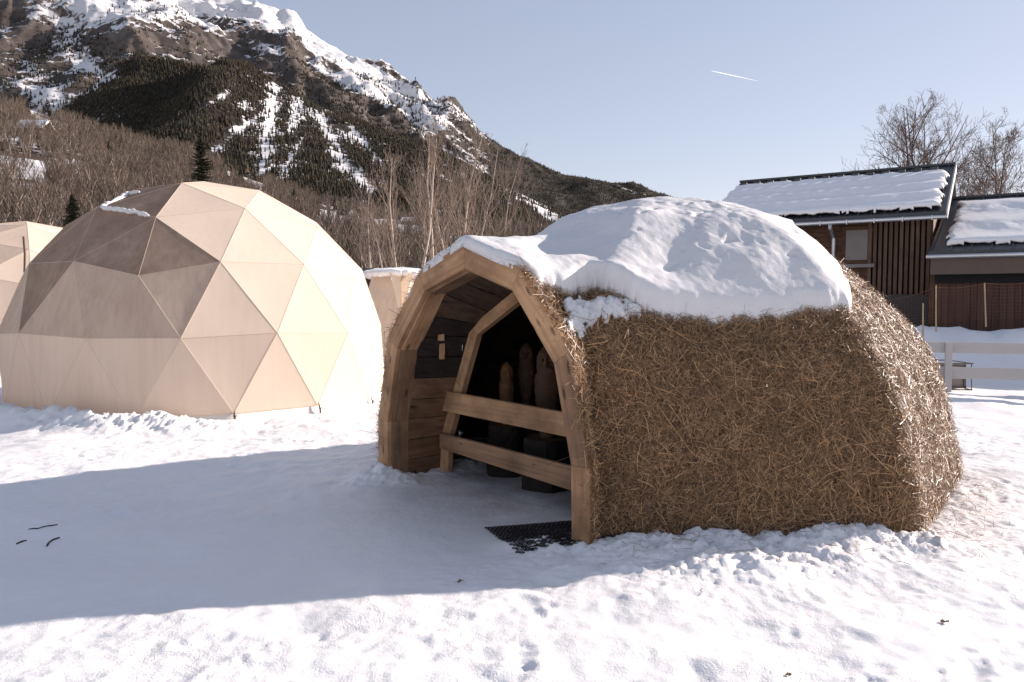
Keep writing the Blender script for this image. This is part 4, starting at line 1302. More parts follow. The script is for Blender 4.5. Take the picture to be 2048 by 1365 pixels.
# rubber ring mat
c0, c1, c2, c3 = G(968, 1052), G(1200, 1036), G(1200, 1095), G(1035, 1112)
mat_root_loc = (c0 + c1 + c2 + c3) / 4
ea = (c1 - c0); La = np.linalg.norm(ea); ea = ea / La
eb = np.array([-ea[1], ea[0], 0]); eb = eb if np.dot(eb, c3 - c0) > 0 else -eb
shear = np.dot(c3 - c0, ea) ; Lb = np.dot(c3 - c0, eb)
mb = MB(); pitch = .032; row = 0; y_ = pitch * .5
while y_ < Lb:
    x_ = pitch * .5 + (pitch / 2 if row % 2 else 0)
    while x_ < La:
        c = c0 + ea * (x_ + shear * y_ / Lb) + eb * y_
        zg = float(gz(c[0], c[1])) + .004
        n = 6; V = []
        for (rr, hz_) in ((pitch * .55, 0), (pitch * .55, .005), (pitch * .43, .005), (pitch * .43, 0)):
            for i in range(n):
                a = 2 * math.pi * i / n
                V.append((c[0] + rr * (ea[0] * math.cos(a) + eb[0] * math.sin(a) * .9), c[1] + rr * (ea[1] * math.cos(a) + eb[1] * math.sin(a) * .9), zg + hz_))
        F = [(j * n + i, j * n + (i + 1) % n, (j + 1) * n + (i + 1) % n, (j + 1) * n + i) for j in range(3) for i in range(n)]
        mb.add(V, F); x_ += pitch
    y_ += pitch * .86; row += 1
tag(mb.build('rubber_mat', M['rubber']), 'black rubber ring mat lying on the snow at the hut entrance', 'mat')

# ------------------------------------------------------------------ geodesic domes
def ico3():
    a = math.atan(.5)
    top = np.array([0, 0, 1.])
    U = [np.array([math.cos(a) * math.cos(k * 2 * math.pi / 5), math.cos(a) * math.sin(k * 2 * math.pi / 5), math.sin(a)]) for k in range(5)]
    L = [np.array([math.cos(a) * math.cos((k + .5) * 2 * math.pi / 5), math.cos(a) * math.sin((k + .5) * 2 * math.pi / 5), -math.sin(a)]) for k in range(5)]
    tris = []
    def tri(A, B, C):
        def p(i, j):
            q = (A * (3 - i - j) + B * i + C * j) / 3; return q / np.linalg.norm(q)
        for i in range(3):
            for j in range(3 - i):
                tris.append((p(i, j), p(i + 1, j), p(i, j + 1)))
                if i + j < 2: tris.append((p(i + 1, j), p(i + 1, j + 1), p(i, j + 1)))
    for k in range(5):
        tri(top, U[k], U[(k + 1) % 5]); tri(U[k], L[k], U[(k + 1) % 5]); tri(U[(k + 1) % 5], L[k], L[(k + 1) % 5])
    return [t_ for t_ in tris if np.mean([q[2] for q in t_]) > -.18]
ICO = ico3()
def dome_tent(cx, cy_, zc, Rr, az, label, soil_shade_fn, snow=False, ties=True):
    root = empty('dome_tent', (cx, cy_, 0), label, 'dome tent')
    ca, sa = math.cos(az), math.sin(az)
    def tr(q): return np.array([cx + Rr * (q[0] * ca - q[1] * sa), cy_ + Rr * (q[0] * sa + q[1] * ca), zc + Rr * q[2]])
    V, F, soil_shade = [], [], []
    n = 7
    edges = {}
    for (a, b, c) in ICO:
        A, B, C = tr(a), tr(b), tr(c)
        nn = np.cross(B - A, C - A); nn /= np.linalg.norm(nn)
        if np.dot(nn, (A + B + C) / 3 - np.array([cx, cy_, zc])) < 0: nn = -nn; B, C = C, B
        base = len(V); idx = {}
        s = soil_shade_fn(nn, (A + B + C) / 3)
        for i in range(n + 1):
            for j in range(n + 1 - i):
                w = ((n - i - j) / n, i / n, j / n)
                p = A * w[0] + B * w[1] + C * w[2] - nn * (.055 * Rr / 2.9 * 27 * w[0] * w[1] * w[2]) * .16
                idx[i, j] = len(V); V.append(p); soil_shade.append(s)
        for i in range(n):
            for j in range(n - i):
                F.append((idx[i, j], idx[i + 1, j], idx[i, j + 1]))
                if i + j < n - 1: F.append((idx[i + 1, j], idx[i + 1, j + 1], idx[i, j + 1]))
        for P_, Q_ in ((A, B), (B, C), (C, A)):
            k = tuple(sorted([tuple(np.round(P_, 3)), tuple(np.round(Q_, 3))])); edges[k] = 1
    me = np_mesh('cover', np.array(V), np.array(F), True, {'soil_shade': soil_shade})
    link('cover', me, M['fabric'], root)
    mb = MB()
    for (P_, Q_) in edges:
        P_, Q_ = np.array(P_), np.array(Q_); c = np.array([cx, cy_, zc])
        mb.tube([P_ + (P_ - c) * .0008, Q_ + (Q_ - c) * .0008], .0019, 4, False)
    mb.build('seam_piping', M['seam'], root)
    # ground skirt between the lowest joints
    low = sorted({tuple(np.round(tr(q), 4)) for t_ in ICO for q in t_ if q[2] < -.1}, key=lambda q: math.atan2(q[1] - cy_, q[0] - cx))
    V, F = [], []
    m = len(low); sub = 10
    rng = random.Random(3)
    for i in range(m):
        a, b = np.array(low[i]), np.array(low[(i + 1) % m])
        for k in range(sub):
            p = a + (b - a) * k / sub; o_ = p - np.array([cx, cy_, p[2]]); o_ /= np.linalg.norm(o_)
            wv = math.sin(k / sub * math.pi) * .02
            for (h_, q_) in ((0, -.012), (-.07, .0 + rng.uniform(-.012, .02)), (-.17, .05 + rng.uniform(-.03, .05)), (-.25, .14)):
                V.append(p + o_ * (q_ + wv * (h_ < 0)) + np.array([0, 0, h_]))
    t_ = m * sub
    for i in range(t_):
        for k in range(3):
            F.append((i * 4 + k, ((i + 1) % t_) * 4 + k, ((i + 1) % t_) * 4 + k + 1, i * 4 + k + 1))
    link('skirt', np_mesh('skirt', np.array(V), np.array(F), True), M['fabric_skirt'], root)
    if ties:
        for q in low:
            q = Vector(q); o_ = (q - Vector((cx, cy_, q.z))).normalized(); s = Vector((-o_.y, o_.x, 0))
            mb = MB()
            p = q + o_ * .03
            mb.tube([p + Vector((0, 0, .03)), p + o_ * .03 + Vector((0, 0, -.05)), p + o_ * .04 + Vector((0, 0, -.14)), p + o_ * .08 + Vector((0, 0, -.22))], [.008, .014, .012, .014], 6)
            mb.tube([p + o_ * .03 + Vector((0, 0, -.02)) - s * .02, p + o_ * .05 + Vector((0, 0, -.05)), p + o_ * .03 + Vector((0, 0, -.02)) + s * .025], .006, 5)
            mb.build('tie', M['dark_rope'], root)
    return root, tr
def soil_shade_big(n, c):
    # panels left of the front joint darkened: grime plus shade put into the colour
    a = math.degrees(math.atan2(c[1] - DOME_C[1], c[0] - DOME_C[0])); z = c[2]
    if a > 0: return .3 if z > 2.4 else .1
    if z > 2.6: return .95 if a < -95 else .05
    if z > 1.75: return .92 if a < -73 else .04
    if z > 1.15: return .50 if a < -73 else .05
    return .16 if a < -76 else .06
AZ1 = 1.008
root1, tr1 = dome_tent(DOME_C[0], DOME_C[1], DOME_ZC, DOME_R, AZ1, 'large beige geodesic dome tent beside the straw hut', soil_shade_big)
# snow ridge caught on the dome's upper left panels
def snow_bead(pts, rad, name, label, seed):
    rng = random.Random(seed); P, Rd = [], []
    for i in range(len(pts) - 1):
        a, b = Vector(pts[i]), Vector(pts[i + 1]); k = max(3, int((b - a).length / .045))
        for j in range(k):
            f = j / k
            P.append(a.lerp(b, f) + Vector((rng.gauss(0, .006), rng.gauss(0, .006), rng.gauss(0, .006)))); Rd.append(rad * rng.uniform(.55, 1.25))
    P.append(Vector(pts[-1])); Rd.append(rad * .3); Rd[0] = rad * .3
    return tag(MB().tube(P, Rd, 8).build(name, M['cap_snow'], None, True), label, 'snow')
dc = np.array([*DOME_C, DOME_ZC])
def on_dome(px, py):
    r_ = ray(px, py); best = None; o_ = np.array([0, 0, CAM_H])
    for (a, b, c) in ICO:
        A, B, C = tr1(a), tr1(b), tr1(c); n_ = np.cross(B - A, C - A)
        dn = np.dot(n_, r_)
        if abs(dn) < 1e-9: continue
        t_ = np.dot(n_, A - o_) / dn; p = o_ + r_ * t_
        w = [np.dot(np.cross(Q - P, p - P), n_) for P, Q in ((A, B), (B, C), (C, A))]
        if (min(w) >= -1e-6 or max(w) <= 1e-6) and (best is None or t_ < best[0]): best = (t_, p)
    return None if best is None else best[1] + (best[1] - dc) * .006
pts = [on_dome(*q) for q in ((300, 434), (272, 428), (240, 422), (205, 418), (192, 412), (205, 404), (230, 398), (258, 390), (280, 386))]
pts = [p for p in pts if p is not None]
if len(pts) > 3: snow_bead(pts, .035, 'snow_ridge', 'thin crooked ridge of snow on the upper left of the big dome', 5)

def soil_shade_left(n, c): return .25 if (n[0] < .2 and n[2] > .3) else .0  # up-and-left panels toned down: shade painted in with the grime
root2, tr2 = dome_tent(-11.9, 18.5, .62, 2.90, .28, 'pale geodesic dome tent at the left edge behind the large dome', soil_shade_left)
# its hanging cord
a = np.array(at(47, 474, 15.85)); b_ = np.array(at(49, 545, 15.6))
MB().tube([a, (a + b_) / 2 + np.array([.02, 0, 0]), b_], .022, 6).build('cord', M['dark_rope'], root2)

# porch tent between the dome and the hut
pc = at(800, 640, 17.0); pc[2] = 0
porch = empty('porch_tent', pc, 'pale fabric porch tent with snowy top seen between dome and arch', 'tent')
def porch_pts(s, f):   # s along its length, f across
    pass
A0 = at(722, 600, 17.4); A1 = at(803, 600, 16.4); A2 = at(880, 600, 17.6)
zt = at(790, 545, 16.6)[2]
rng = random.Random(4)
def sheet(a, b, z0, z1, nx, ny, bulge, wr, seed):
    a, b = np.array(a), np.array(b); d = b - a; n_ = np.array([d[1], -d[0], 0]); n_ /= np.linalg.norm(n_)
    V = []
    for j in range(ny + 1):
        for i in range(nx + 1):
            f, g = i / nx, j / ny
            p = a + d * f; z = z0 + (z1 - z0) * g - .12 * g * (2 * f - 1) ** 2 * 0
            o_ = bulge * math.sin(math.pi * f) * (1 - g * .5) + wr * math.sin(g * 34 + 3 * f + seed) * g ** 1.5 * math.sin(math.pi * f) - .35 * g ** 3
            V.append((p[0] + n_[0] * o_, p[1] + n_[1] * o_, z))
    return np.array(V), grid_faces(nx + 1, ny + 1)
A0[2] = A1[2] = A2[2] = 0
for nm, (a, b, sd_) in (('left_panel', (A0, A1, .3)), ('right_panel', (A1, A2, 1.7))):
    V, F = sheet(a, b, -.1, zt, 24, 40, .03, .018 if nm == 'left_panel' else .006, sd_)
    link('side_panel', np_mesh('side_panel', V, F, True, {'soil_shade': [.35 if nm == 'left_panel' else 0.0] * len(V)}), M['fabric'], porch)  # left panel darkened in colour to stand in for its shade
# back and roof
bk = at(800, 600, 20.0); bk[2] = 0
V = []; F = []
ring = [A0, A1, A2, at(870, 600, 20), at(735, 600, 20)]
cen = sum(ring) / 5
mb = MB()
rp = [(q[0] + (cen[0] - q[0]) * .14, q[1] + (cen[1] - q[1]) * .14, zt - .01) for q in ring]
mb.add(rp + [(cen[0], cen[1], zt + .14)], [(0, 1, 5), (1, 2, 5), (2, 3, 5), (3, 4, 5), (4, 0, 5)])
o = mb.build('roof_panel', M['fabric_skirt'], porch)
gu = np.linspace(-1, 1, 40); UU, VV = np.meshgrid(gu, gu)
rr_ = np.hypot(UU, VV)
sz = zt + .10 + .07 * np.sqrt(np.clip(1 - rr_ ** 2, 0, 1)) + .03 * fbm(UU * 3, VV * 3, oct=3, seed=4) - .10 * rr_ ** 2
SX = cen[0] + UU * (A2[0] - A0[0]) * .52; SY = cen[1] + VV * 1.75
F = grid_faces(40, 40); k = (rr_.ravel()[F] < 1.0).all(1)
P = np.stack([SX, SY, sz], -1).reshape(-1, 3); Ff = F[k]; used = np.unique(Ff); rm = np.full(len(P), -1); rm[used] = np.arange(len(used))
o = link('snow_cover', np_mesh('snow_cover', P[used], rm[Ff], True), M['roof_snow'])
so = o.modifiers.new('solid', 'SOLIDIFY'); so.thickness = .12; so.offset = -1
tag(o, 'thin snow cover on top of the pale porch tent', 'snow')

# ------------------------------------------------------------------ low shed behind the tents
sa, sb = at(560, 541, 23.5), at(1010, 527, 22.0)
shed = empty('low_shed', ((sa[0] + sb[0]) / 2, 23.5, 0), 'low shed whose dark corrugated roof edge shows behind the porch tent', 'shed')
zs = sa[2]; bk_ = np.array([.06, 1.0, 0]) * 3.4
mb = MB(); n = 90
V = []
for j in range(2):
    for i in range(n * 4 + 1):
        p = sa + (sb - sa) * i / (n * 4) + bk_ * j
        V.append((p[0], p[1], zs + (-.02 if j == 0 else -.45) + .022 * math.sin(i / 4 * 2 * math.pi)))
m_ = n * 4 + 1
o = link('roof', np_mesh('roof', np.array(V), np.array([(i, i + 1, m_ + i + 1, m_ + i) for i in range(m_ - 1)]), True), M['roof_metal'], shed)
so = o.modifiers.new('s', 'SOLIDIFY'); so.thickness = .02
MB().beam(sa + np.array([0, -.03, .005]), (sb[0], sb[1] - .03, zs + .005), .05, .06).build('edge_flashing', M['roof_metal'], shed)
MB().hexa([(sa[0], sa[1] + .3, -.2), (sb[0], sb[1] + .3, -.2), (sb[0], sb[1] + 3.2, -.2), (sa[0], sa[1] + 3.2, -.2), (sa[0], sa[1] + .3, zs - .10), (sb[0], sb[1] + .3, zs - .10), (sb[0], sb[1] + 3.2, zs - .50), (sa[0], sa[1] + 3.2, zs - .50)]).build('wall', M['chalet_wood'], shed)

# ------------------------------------------------------------------ chalet and annex
CE = np.array([.8412, -.5407, 0]); CN = np.array([.5407, .8412, 0]); ZU = np.array([0, 0, 1.])
E0 = at(1891, 430, 20.0)
RZ = at(1905, 336, 20 + 4.2 * .8412)[2] - E0[2]
chal = empty('chalet', (*(E0 - CE * 4 + CN * 3)[:2], 0), 'two storey timber chalet with slatted front and snowy roof', 'house')
LROOF = 6.6
def roof_pt(s, w, h=0):   # s along the eave from the right end leftwards, w 0 eave .. 1 ridge
    return E0 - CE * s + CN * (4.2 * w) + ZU * (RZ * w + h)
def plate(p, th):         # four corners extruded upwards by th
    return [Vector(q) for q in p] + [Vector(q) + Vector((0, 0, th)) for q in p]
mb = MB().hexa(plate([roof_pt(0, 0), roof_pt(LROOF, 0), roof_pt(LROOF, 1), roof_pt(0, 1)], .10))
bkp = lambda s, w: E0 - CE * s + CN * (4.2 * (2 - w)) + ZU * (RZ * w)
mb.hexa(plate([bkp(0, 0), bkp(0, 1) + CN * .001, bkp(LROOF, 1) + CN * .001, bkp(LROOF, 0)], .10))
for k in range(20):
    s = .15 + k * (LROOF - .3) / 19
    mb.beam(roof_pt(s, .0, .115), roof_pt(s, 1.0, .115), .03, .035)
mb.beam(roof_pt(-.02, 1, .12), roof_pt(LROOF + .02, 1, .12), .22, .07)
mb.build('roof', M['roof_metal'], chal)
MB().beam(roof_pt(-.03, 0, .02), roof_pt(-.03, 1, .02), .04, .26).build('verge_board', M['white_paint'], chal)
MB().tube([roof_pt(-.05, -.015, -.03), roof_pt(LROOF + .05, -.015, -.03)], .055, 8).build('gutter', M['gutter_zinc'], chal)
for k in range(10):
    p = Vector(roof_pt(.3 + k * .7, -.02, -.03))
    MB().beam(p + Vector((0, 0, -.065)), p + Vector((0, 0, .06)), .12, .025, CE).build('gutter_bracket', M['gutter_zinc'], chal)
def wallp(s, d, z): return E0 - CE * s + CN * d + ZU * (z - E0[2])
WD, WD2 = .75, 7.65
ez = E0[2]
under = lambda d: ez + RZ * (d / 4.2 if d < 4.2 else 2 - d / 4.2) - .02
# walls as slabs: front, right gable (pentagon), left gable, back
gab = [(WD, -.3), (WD2, -.3), (WD2, under(WD2)), (4.2, under(4.2)), (WD, under(WD))]
def gable(s0, s1):
    mb = MB(); V = [wallp(s0, d, z) for d, z in gab] + [wallp(s1, d, z) for d, z in gab]
    mb.add(V, [(0, 1, 2, 3, 4), (9, 8, 7, 6, 5)] + [(i, 5 + i, 5 + (i + 1) % 5, (i + 1) % 5) for i in range(5)])
    return mb
gable(.32, .47).build('gable_wall', M['chalet_wood'], chal)
gable(LROOF - .47, LROOF - .32).build('gable_wall', M['chalet_wood'], chal)
# front wall with horizontal boards left of the recess; recess behind the slats
wp0, wn_ = wallp(0, WD, 0), -CN
def s_of(px, py, d=WD):
    q = onplane(px, py, wallp(0, d, 0), CN); return -np.dot(q - E0, CE), q[2]
sl0 = s_of(1740, 500)[0]; slr = s_of(1857, 500)[0]
mb = MB()
z_ = -.3; k = 0
while z_ < under(WD) - .05:
    z2 = min(z_ + .15, under(WD))
    mb.hexa([wallp(LROOF - .48, WD - .012 * (k % 2), z_), wallp(sl0 + .02, WD - .012 * (k % 2), z_), wallp(sl0 + .02, WD + .12, z_), wallp(LROOF - .48, WD + .12, z_),
             wallp(LROOF - .48, WD - .012 * (k % 2), z2 - .008), wallp(sl0 + .02, WD - .012 * (k % 2), z2 - .008), wallp(sl0 + .02, WD + .12, z2 - .008), wallp(LROOF - .48, WD + .12, z2 - .008)])
    z_ = z2; k += 1
mb.build('front_wall', M['chalet_wood'], chal)
MB().hexa([wallp(sl0 + .02, WD + .9, -.3), wallp(.48, WD + .9, -.3), wallp(.48, WD + 1.0, -.3), wallp(sl0 + .02, WD + 1.0, -.3),
           wallp(sl0 + .02, WD + .9, under(WD + .9)), wallp(.48, WD + .9, under(WD + .9)), wallp(.48, WD + 1.0, under(WD + 1.0)), wallp(sl0 + .02, WD + 1.0, under(WD + 1.0))]).build('recess_wall', M['chalet_wood'], chal)
MB().hexa([wallp(LROOF - .48, WD2 - .12, -.3), wallp(.48, WD2 - .12, -.3), wallp(.48, WD2, -.3), wallp(LROOF - .48, WD2, -.3),
           wallp(LROOF - .48, WD2 - .12, under(WD2)), wallp(.48, WD2 - .12, under(WD2)), wallp(.48, WD2, under(WD2)), wallp(LROOF - .48, WD2, under(WD2))]).build('back_wall', M['chalet_wood'], chal)
nsl = 12
proto = None
for k in range(nsl):
    s = sl0 + (slr - sl0) * k / (nsl - 1)
    if proto is None:
        p0 = Vector(wallp(s, WD - .02, .6)); zt_ = under(WD - .02)
        cor, d, sd_ = beam_corners(p0, p0 + Vector((0, 0, zt_ - .6)), .085, .10, CN)
        proto = local_board('slat', cor, M['slat_wood'], chal, (0, 0, 1), CN, 0)
        s_first = s
    else:
        c = proto.copy(); COL.objects.link(c); c.location = proto.location + Vector(-CE * (s - s_first))
# blind-covered window, its frame and ledge
w0, zt_ = s_of(1693, 462); w1, zb_ = s_of(1735, 520)
def slab(s0, s1, d0, d1, z0, z1): return MB().hexa([wallp(s0, d0, z0), wallp(s1, d0, z0), wallp(s1, d1, z0), wallp(s0, d1, z0), wallp(s0, d0, z1), wallp(s1, d0, z1), wallp(s1, d1, z1), wallp(s0, d1, z1)])
wf = slab(w0 + .12, w1 - .12, WD - .05, WD - .005, zb_ - .10, zt_ + .12).build('window', M['chalet_wood'], chal)
o = slab(w0, w1, WD - .075, WD - .048, zb_, zt_).build('blind', M['panel_grey'], wf); o.location = (0, 0, 0)
o = slab(w0 + .2, w1 - .2, WD - .16, WD - .02, zb_ - .22, zb_ - .12).build('sill', M['panel_grey'], wf); o.location = (0, 0, 0)
# downpipe
sp, zp = s_of(1661, 450, .1)
MB().tube([wallp(sp, .0, ez - .05), wallp(sp, .05, ez - .2), wallp(sp, WD - .1, ez - .45), wallp(sp, WD - .1, .0)], .05, 8).build('downpipe', M['gutter_zinc'], chal)
slab(sl0 + .0, .35, WD - .25, WD + .15, -.3, 1.75).build('plinth', M['concrete'], chal)
# snow on the main roof
def roof_snow(name, P, ns_, nw_, s0, s1, w0, w1, th, ripples, label, seed, amp=.02):
    S_, Wv = np.meshgrid(np.linspace(s0, s1, ns_), np.linspace(w0, w1, nw_))
    ds = np.minimum(S_ - s0, s1 - S_); dw = np.minimum((Wv - w0), (w1 - Wv)) * 4.2
    nn = fbm(S_ * 1.6, Wv * 7, oct=4, seed=seed)
    d = np.minimum(ds + .10 * nn + .10 * np.clip(perlin(Wv * 14, S_ * .6, None, seed + 3), -1, 1) * (ds < .6), dw + .05 * nn)
    d = d - .05
    e = np.sqrt(np.clip(1 - (1 - np.clip(d / .14, 0, 1)) ** 2, 0, 1))
    h = e * (th + amp * np.sin(Wv * 2 * math.pi * ripples + .25 * S_ + nn) + .012 * nn)
    P_ = np.array([P(a, b) for a, b in zip(S_.ravel(), Wv.ravel())]) + np.outer(h.ravel() + .105, ZU)
    F = grid_faces(ns_, nw_); k = (d.ravel()[F] > 0).all(1); Ff = F[k]
    used = np.unique(Ff); rm = np.full(len(P_), -1); rm[used] = np.arange(len(used))
    o = link(name, np_mesh(name, P_[used], rm[Ff], True), M['roof_snow'])
    so = o.modifiers.new('solid', 'SOLIDIFY'); so.thickness = .06; so.offset = -1
    return tag(o, label, 'snow')
roof_snow('roof_snow', roof_pt, 260, 100, .12, LROOF - .05, .012, .80, .13, 5.0, 'rippled snow sheet on the chalet roof', 21)
sg = None
for k in range(14):
    s = .5 + k * .44
    if sg is None:
        p = Vector(roof_pt(s, .775, .30))
        sg = MB().beam(p - Vector(CE) * .10, p + Vector(CE) * .10, .10, .09).build('snow_guard', M['roof_metal'], chal); s_f = s
    else:
        c = sg.copy(); COL.objects.link(c); c.location = sg.location + Vector(-CE * (s - s_f))
sg = None
for k in range(11):
    s = .35 + k * .6
    if sg is None:
        p = Vector(roof_pt(s, .055, .19))
        sg = MB().beam(p - Vector(CE) * .17, p + Vector(CE) * .17, .10, .05).build('eave_snow_guard', M['roof_metal'], chal); s_f = s
    else:
        c = sg.copy(); COL.objects.link(c); c.location = sg.location + Vector(-CE * (s - s_f))

# annex
A0 = at(1857, 511, 19.6); AW = 5.4
A1 = at(1899, 405, 19.6 + AW * .8412); ARZ = A1[2] - A0[2]
ann = empty('annex', (*(A0 + CE * 4 + CN * 2)[:2], 0), 'low timber annex with wide snowy roof and brown board doors', 'garage')
LA = 9.5
lean = (A1 - A0 - CN * AW); lean[2] = 0
def ann_pt(s, w, h=0): return A0 + CE * s + lean * (w * (1 - s / LA)) + CN * (AW * w) + ZU * (ARZ * w + h)
mb = MB().hexa(plate([ann_pt(0, 0), ann_pt(LA, 0), ann_pt(LA, 1), ann_pt(0, 1)], .10))
for k in range(22):
    s = .06 + k * .44
    mb.beam(ann_pt(s, 0, .115), ann_pt(s, 1, .115), .03, .035)
mb.beam(ann_pt(0, 1, .12), ann_pt(LA, 1, .12), .22, .07)
mb.build('roof', M['roof_metal'], ann)
MB().tube([ann_pt(-.05, -.012, -.02), ann_pt(LA, -.012, -.02)], .055, 8).build('gutter', M['gutter_zinc'], ann)
annw = lambda s, d, z: A0 + CE * s + CN * d + ZU * (z - A0[2])
def aslab(s0, s1, d0, d1, z0, z1): return MB().hexa([annw(s0, d0, z0), annw(s1, d0, z0), annw(s1, d1, z0), annw(s0, d1, z0), annw(s0, d0, z1), annw(s1, d0, z1), annw(s1, d1, z1), annw(s0, d1, z1)])
az0 = A0[2]
aslab(.05, LA - .05, .06, .22, az0 - .50, az0 - .08).build('fascia', M['fascia'], ann)
aslab(.15, LA - .1, .32, .40, az0 - .72, az0 - .02).build('lintel_gap_shade', M['gap_shade'], ann)  # black slab painted in for the shade of the gap under the fascia
mb = MB(); s = .15; k = 0
while s < LA - .2:
    s2 = s + .16
    mb.hexa([annw(s, .41 + .01 * (k % 3), -.3), annw(s2 - .008, .41 + .01 * (k % 3), -.3), annw(s2 - .008, .56, -.3), annw(s, .56, -.3), annw(s, .41 + .01 * (k % 3), az0 - .1), annw(s2 - .008, .41 + .01 * (k % 3), az0 - .1), annw(s2 - .008, .56, az0 - .1), annw(s, .56, az0 - .1)])
    s = s2; k += 1
mb.build('board_front', M['garage_wood'], ann)
MB().hexa([annw(.02, .42, -.3), annw(.14, .42, -.3), annw(.14, AW - .2, -.3), annw(.02, AW - .2, -.3), annw(.02, .42, az0 - .02), annw(.14, .42, az0 - .02), annw(.14, AW - .2, az0 + ARZ * .94), annw(.02, AW - .2, az0 + ARZ * .94)]).build('side_wall', M['chalet_wood'], ann)
MB().hexa([annw(.15, AW - .3, -.3), annw(LA, AW - .3, -.3), annw(LA, AW - .2, -.3), annw(.15, AW - .2, -.3), annw(.15, AW - .3, az0 + ARZ * .92), annw(LA, AW - .3, az0 + ARZ * .92), annw(LA, AW - .2, az0 + ARZ * .94), annw(.15, AW - .2, az0 + ARZ * .94)]).build('back_wall', M['chalet_wood'], ann)
roof_snow('roof_snow', ann_pt, 240, 80, .30, LA, .05, .86, .15, 3.0, 'smooth snow sheet on the low annex roof', 27, .018)

# ------------------------------------------------------------------ safety net, white fence, framed crate
npx = [(1846, 607, 664, 16.6), (1872, 571, 650, 17.0), (1972, 566, 640, 16.6)]
netr = empty('net_fence', (*at(1872, 650, 17.0)[:2], 0), 'orange safety net strung between thin poles on the snow bank', 'fence')
tops = []
for (x, yt, yb, Y) in npx:
    a, b = at(x, yb + 14, Y), at(x + (-3 if x > 1950 else 0), yt, Y)
    MB().tube([a, (a + b) / 2, b], [.018, .016, .014], 7).build('pole', M['pole_bamboo'], netr)
chain = [(at(1770, 601, 17.6), at(1770, 655, 17.6)), (at(1872, 575, 17.0), at(1872, 646, 17.0)), (at(1970, 567, 16.6), at(1972, 637, 16.6)), (at(2090, 560, 15.6), at(2090, 636, 15.6))]
mb = MB()
def net_pt(f, g):
    i = min(2, int(f)); t_ = f - i
    a = chain[i][0] + (chain[i + 1][0] - chain[i][0]) * t_; b = chain[i][1] + (chain[i + 1][1] - chain[i][1]) * t_
    sag = -.05 * math.sin(math.pi * t_)
    return a + (b - a) * g + np.array([0, 0, sag * (1 - g)])
for g in np.linspace(0, 1, 11):
    mb.tube([net_pt(f, g) for f in np.linspace(0, 2.999, 25)], .0017 if g else .005, 3, False)
for f in np.linspace(0, 2.999, 46):
    mb.tube([net_pt(f, 0), net_pt(f, .5), net_pt(f, 1)], .0015, 3, False)
mb.build('net', M['net'], netr)

FP = G(1893, 784); FP[2] = 0
FD = np.array([.956, -.292, 0]); FNn = np.array([-.292, -.956, 0])
fen = empty('white_fence', FP, 'white painted two rail wooden fence right of the straw hut', 'fence')
def fz(py): return onplane(1893, py, FP, FNn)[2]
for (yt, yb) in ((685, 706), (734, 757)):
    z0, z1 = fz(yb), fz(yt)
    c = FP + ZU * ((z0 + z1) / 2)
    cor, d, s = beam_corners(c - FD * 4.3, c + FD * 4.3, .035, z1 - z0)
    local_board('rail', cor, M['white_paint'], fen, FD, FNn, .004)
for k in (-2.3, 0, 2.3, 4.1):
    p = FP + FD * k + FNn * .062
    cor, d, s = beam_corners(p - ZU * .2, p + ZU * (fz(685) + .005), .105, .08, FNn)
    local_board('post', cor, M['white_paint'], fen, ZU, FNn, .005)

cp = G(1900, 781); cb = cp + np.array([0, 0, 0])
cr = empty('framed_crate', cp, 'low dark framed display crate standing behind the white fence', 'crate')
Yc = cp[1]
def cpt(px, py, dy=0): q = at(px, py, Yc); return np.array([q[0], q[1] + dy, q[2]])
for (a, b, w_) in (((1845, 727.5), (1947, 727.5), .02), ((1845, 780), (1944, 780), .02), ((1943, 728), (1943, 780), .012)):
    MB().beam(cpt(*a), cpt(*b), w_, w_).build('frame_bar', M['frame_dark'], cr)
    MB().beam(cpt(*a, .75), cpt(*b, .75), w_, w_).build('frame_bar', M['frame_dark'], cr)
for (x, y) in ((1945, 727.5), (1944, 780)):
    MB().beam(cpt(x, y), cpt(x, y, .75), .016, .016).build('frame_bar', M['frame_dark'], cr)
mb = MB()
p0, p1 = cpt(1845, 776, .10), cpt(1936, 732, .10)
mb.box((p0[0], p0[1], p0[2]), (p1[0], p0[1] + .5, p1[2])).build('tray', M['panel_grey'], cr)
mb = MB()
for (a, b) in (((1845, 732), (1937, 732)), ((1845, 776), (1937, 776)), ((1935, 732), (1935, 776))):
    mb.beam(cpt(*a, .085), cpt(*b, .085), .03, .035)
mb.build('tray_rim', M['frame_dark'], cr)

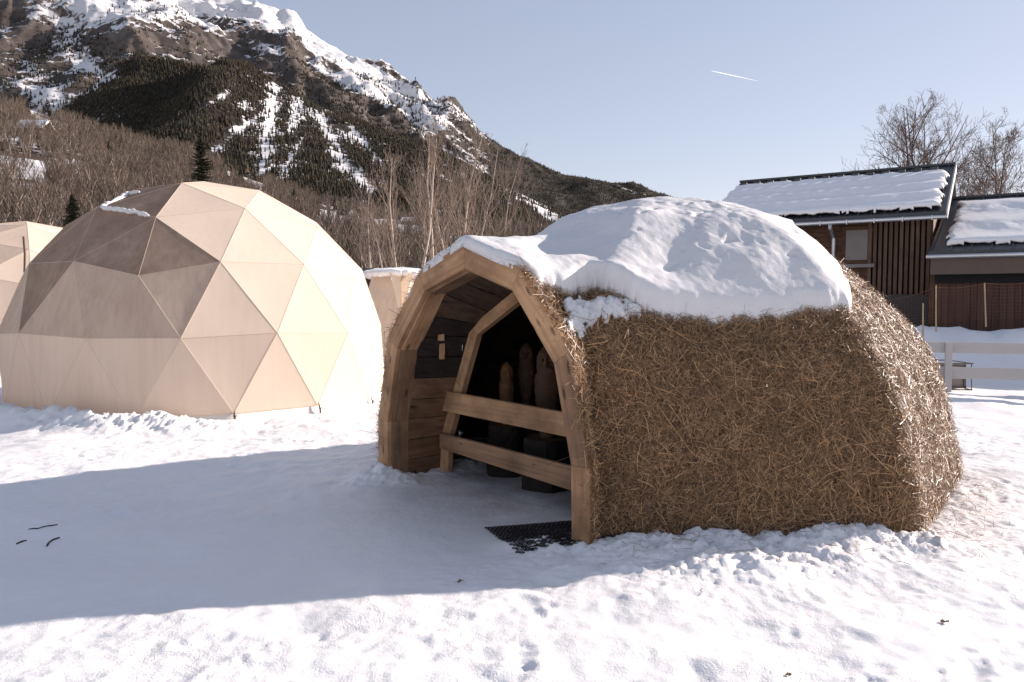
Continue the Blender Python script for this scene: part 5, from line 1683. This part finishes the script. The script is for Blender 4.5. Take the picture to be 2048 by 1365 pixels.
# ------------------------------------------------------------------ small litter on the snow
def twig(pts, r0, label, name='twig', mat='stick'):
    P = []
    for (x, y) in pts:
        g = G(x, y); P.append(Vector((g[0], g[1], float(gz(g[0], g[1])) + r0 * .8)))
    return tag(MB().tube(P, [r0 * .7] + [r0] * (len(P) - 2) + [r0 * .8], 6).build(name, M[mat], None, True), label, 'twig', 'twigs on the shaded snow')
twig([(57, 1062.8), (66, 1062.3), (76, 1061.8), (86, 1059.8), (97, 1057.5), (107, 1057.5), (115, 1055.2)], .0042, 'longest dark twig lying flat on the shaded snow')
twig([(33, 1097), (39, 1094.5), (45, 1091.5), (53, 1088)], .0055, 'short straight dark twig on the shaded snow')
twig([(94, 1097), (96, 1092), (100, 1087), (107, 1082), (119, 1078)], .0055, 'curved dark twig on the shaded snow')
def bit(px, py, size, label, mat='leaf', seed=0):
    rng = random.Random(seed); g = G(px, py); z = float(gz(g[0], g[1])) + .006
    V = []; n = 9
    for i in range(n):
        a = 2 * math.pi * i / n; q = size * rng.uniform(.45, 1.1)
        V.append((g[0] + q * math.cos(a), g[1] + q * .8 * math.sin(a), z + rng.uniform(0, size * .5)))
    V.append((g[0], g[1], z + size * .25))
    o = MB().add(V, [(i, (i + 1) % n, n) for i in range(n)]).build('dead_leaf', M[mat])
    so = o.modifiers.new('s', 'SOLIDIFY'); so.thickness = .003
    return tag(o, label, 'leaf')
bit(921, 1168, .022, 'curled brown dead leaf at the edge of the hut shadow', seed=1)
bit(1888, 1250, .022, 'dark dead leaf on the sunlit snow at lower right', seed=2)
bit(1577, 1356, .016, 'tiny dark dead leaf at the bottom edge of the snow', seed=3)
# loose straw fallen round the hut
n = 700
e = rs.random(n); base = np.where((rs.random(n) < .6)[:, None], CR + (CR2 - CR) * e[:, None], C1 + (CR - C1) * e[:, None])
offd = np.abs(rs.normal(0, .22, n)); dirv = np.stack([np.full(n, .55), np.full(n, -.8)], 1)
P2 = base + dirv * offd[:, None] + rs.normal(0, .08, (n, 2))
zz = np.array([float(gz(a, b)) for a, b in P2]) + .002
Vv, Ff = straw_mesh(np.stack([P2[:, 0], P2[:, 1], zz], 1), np.tile(np.array([[0, 0, 1.]]), (n, 1)), rs, .06)
tag(link('loose_straw', np_mesh('loose_straw', Vv, Ff), M['straw']), 'loose straw scattered on the snow along the hut wall', 'straw', kind='stuff')
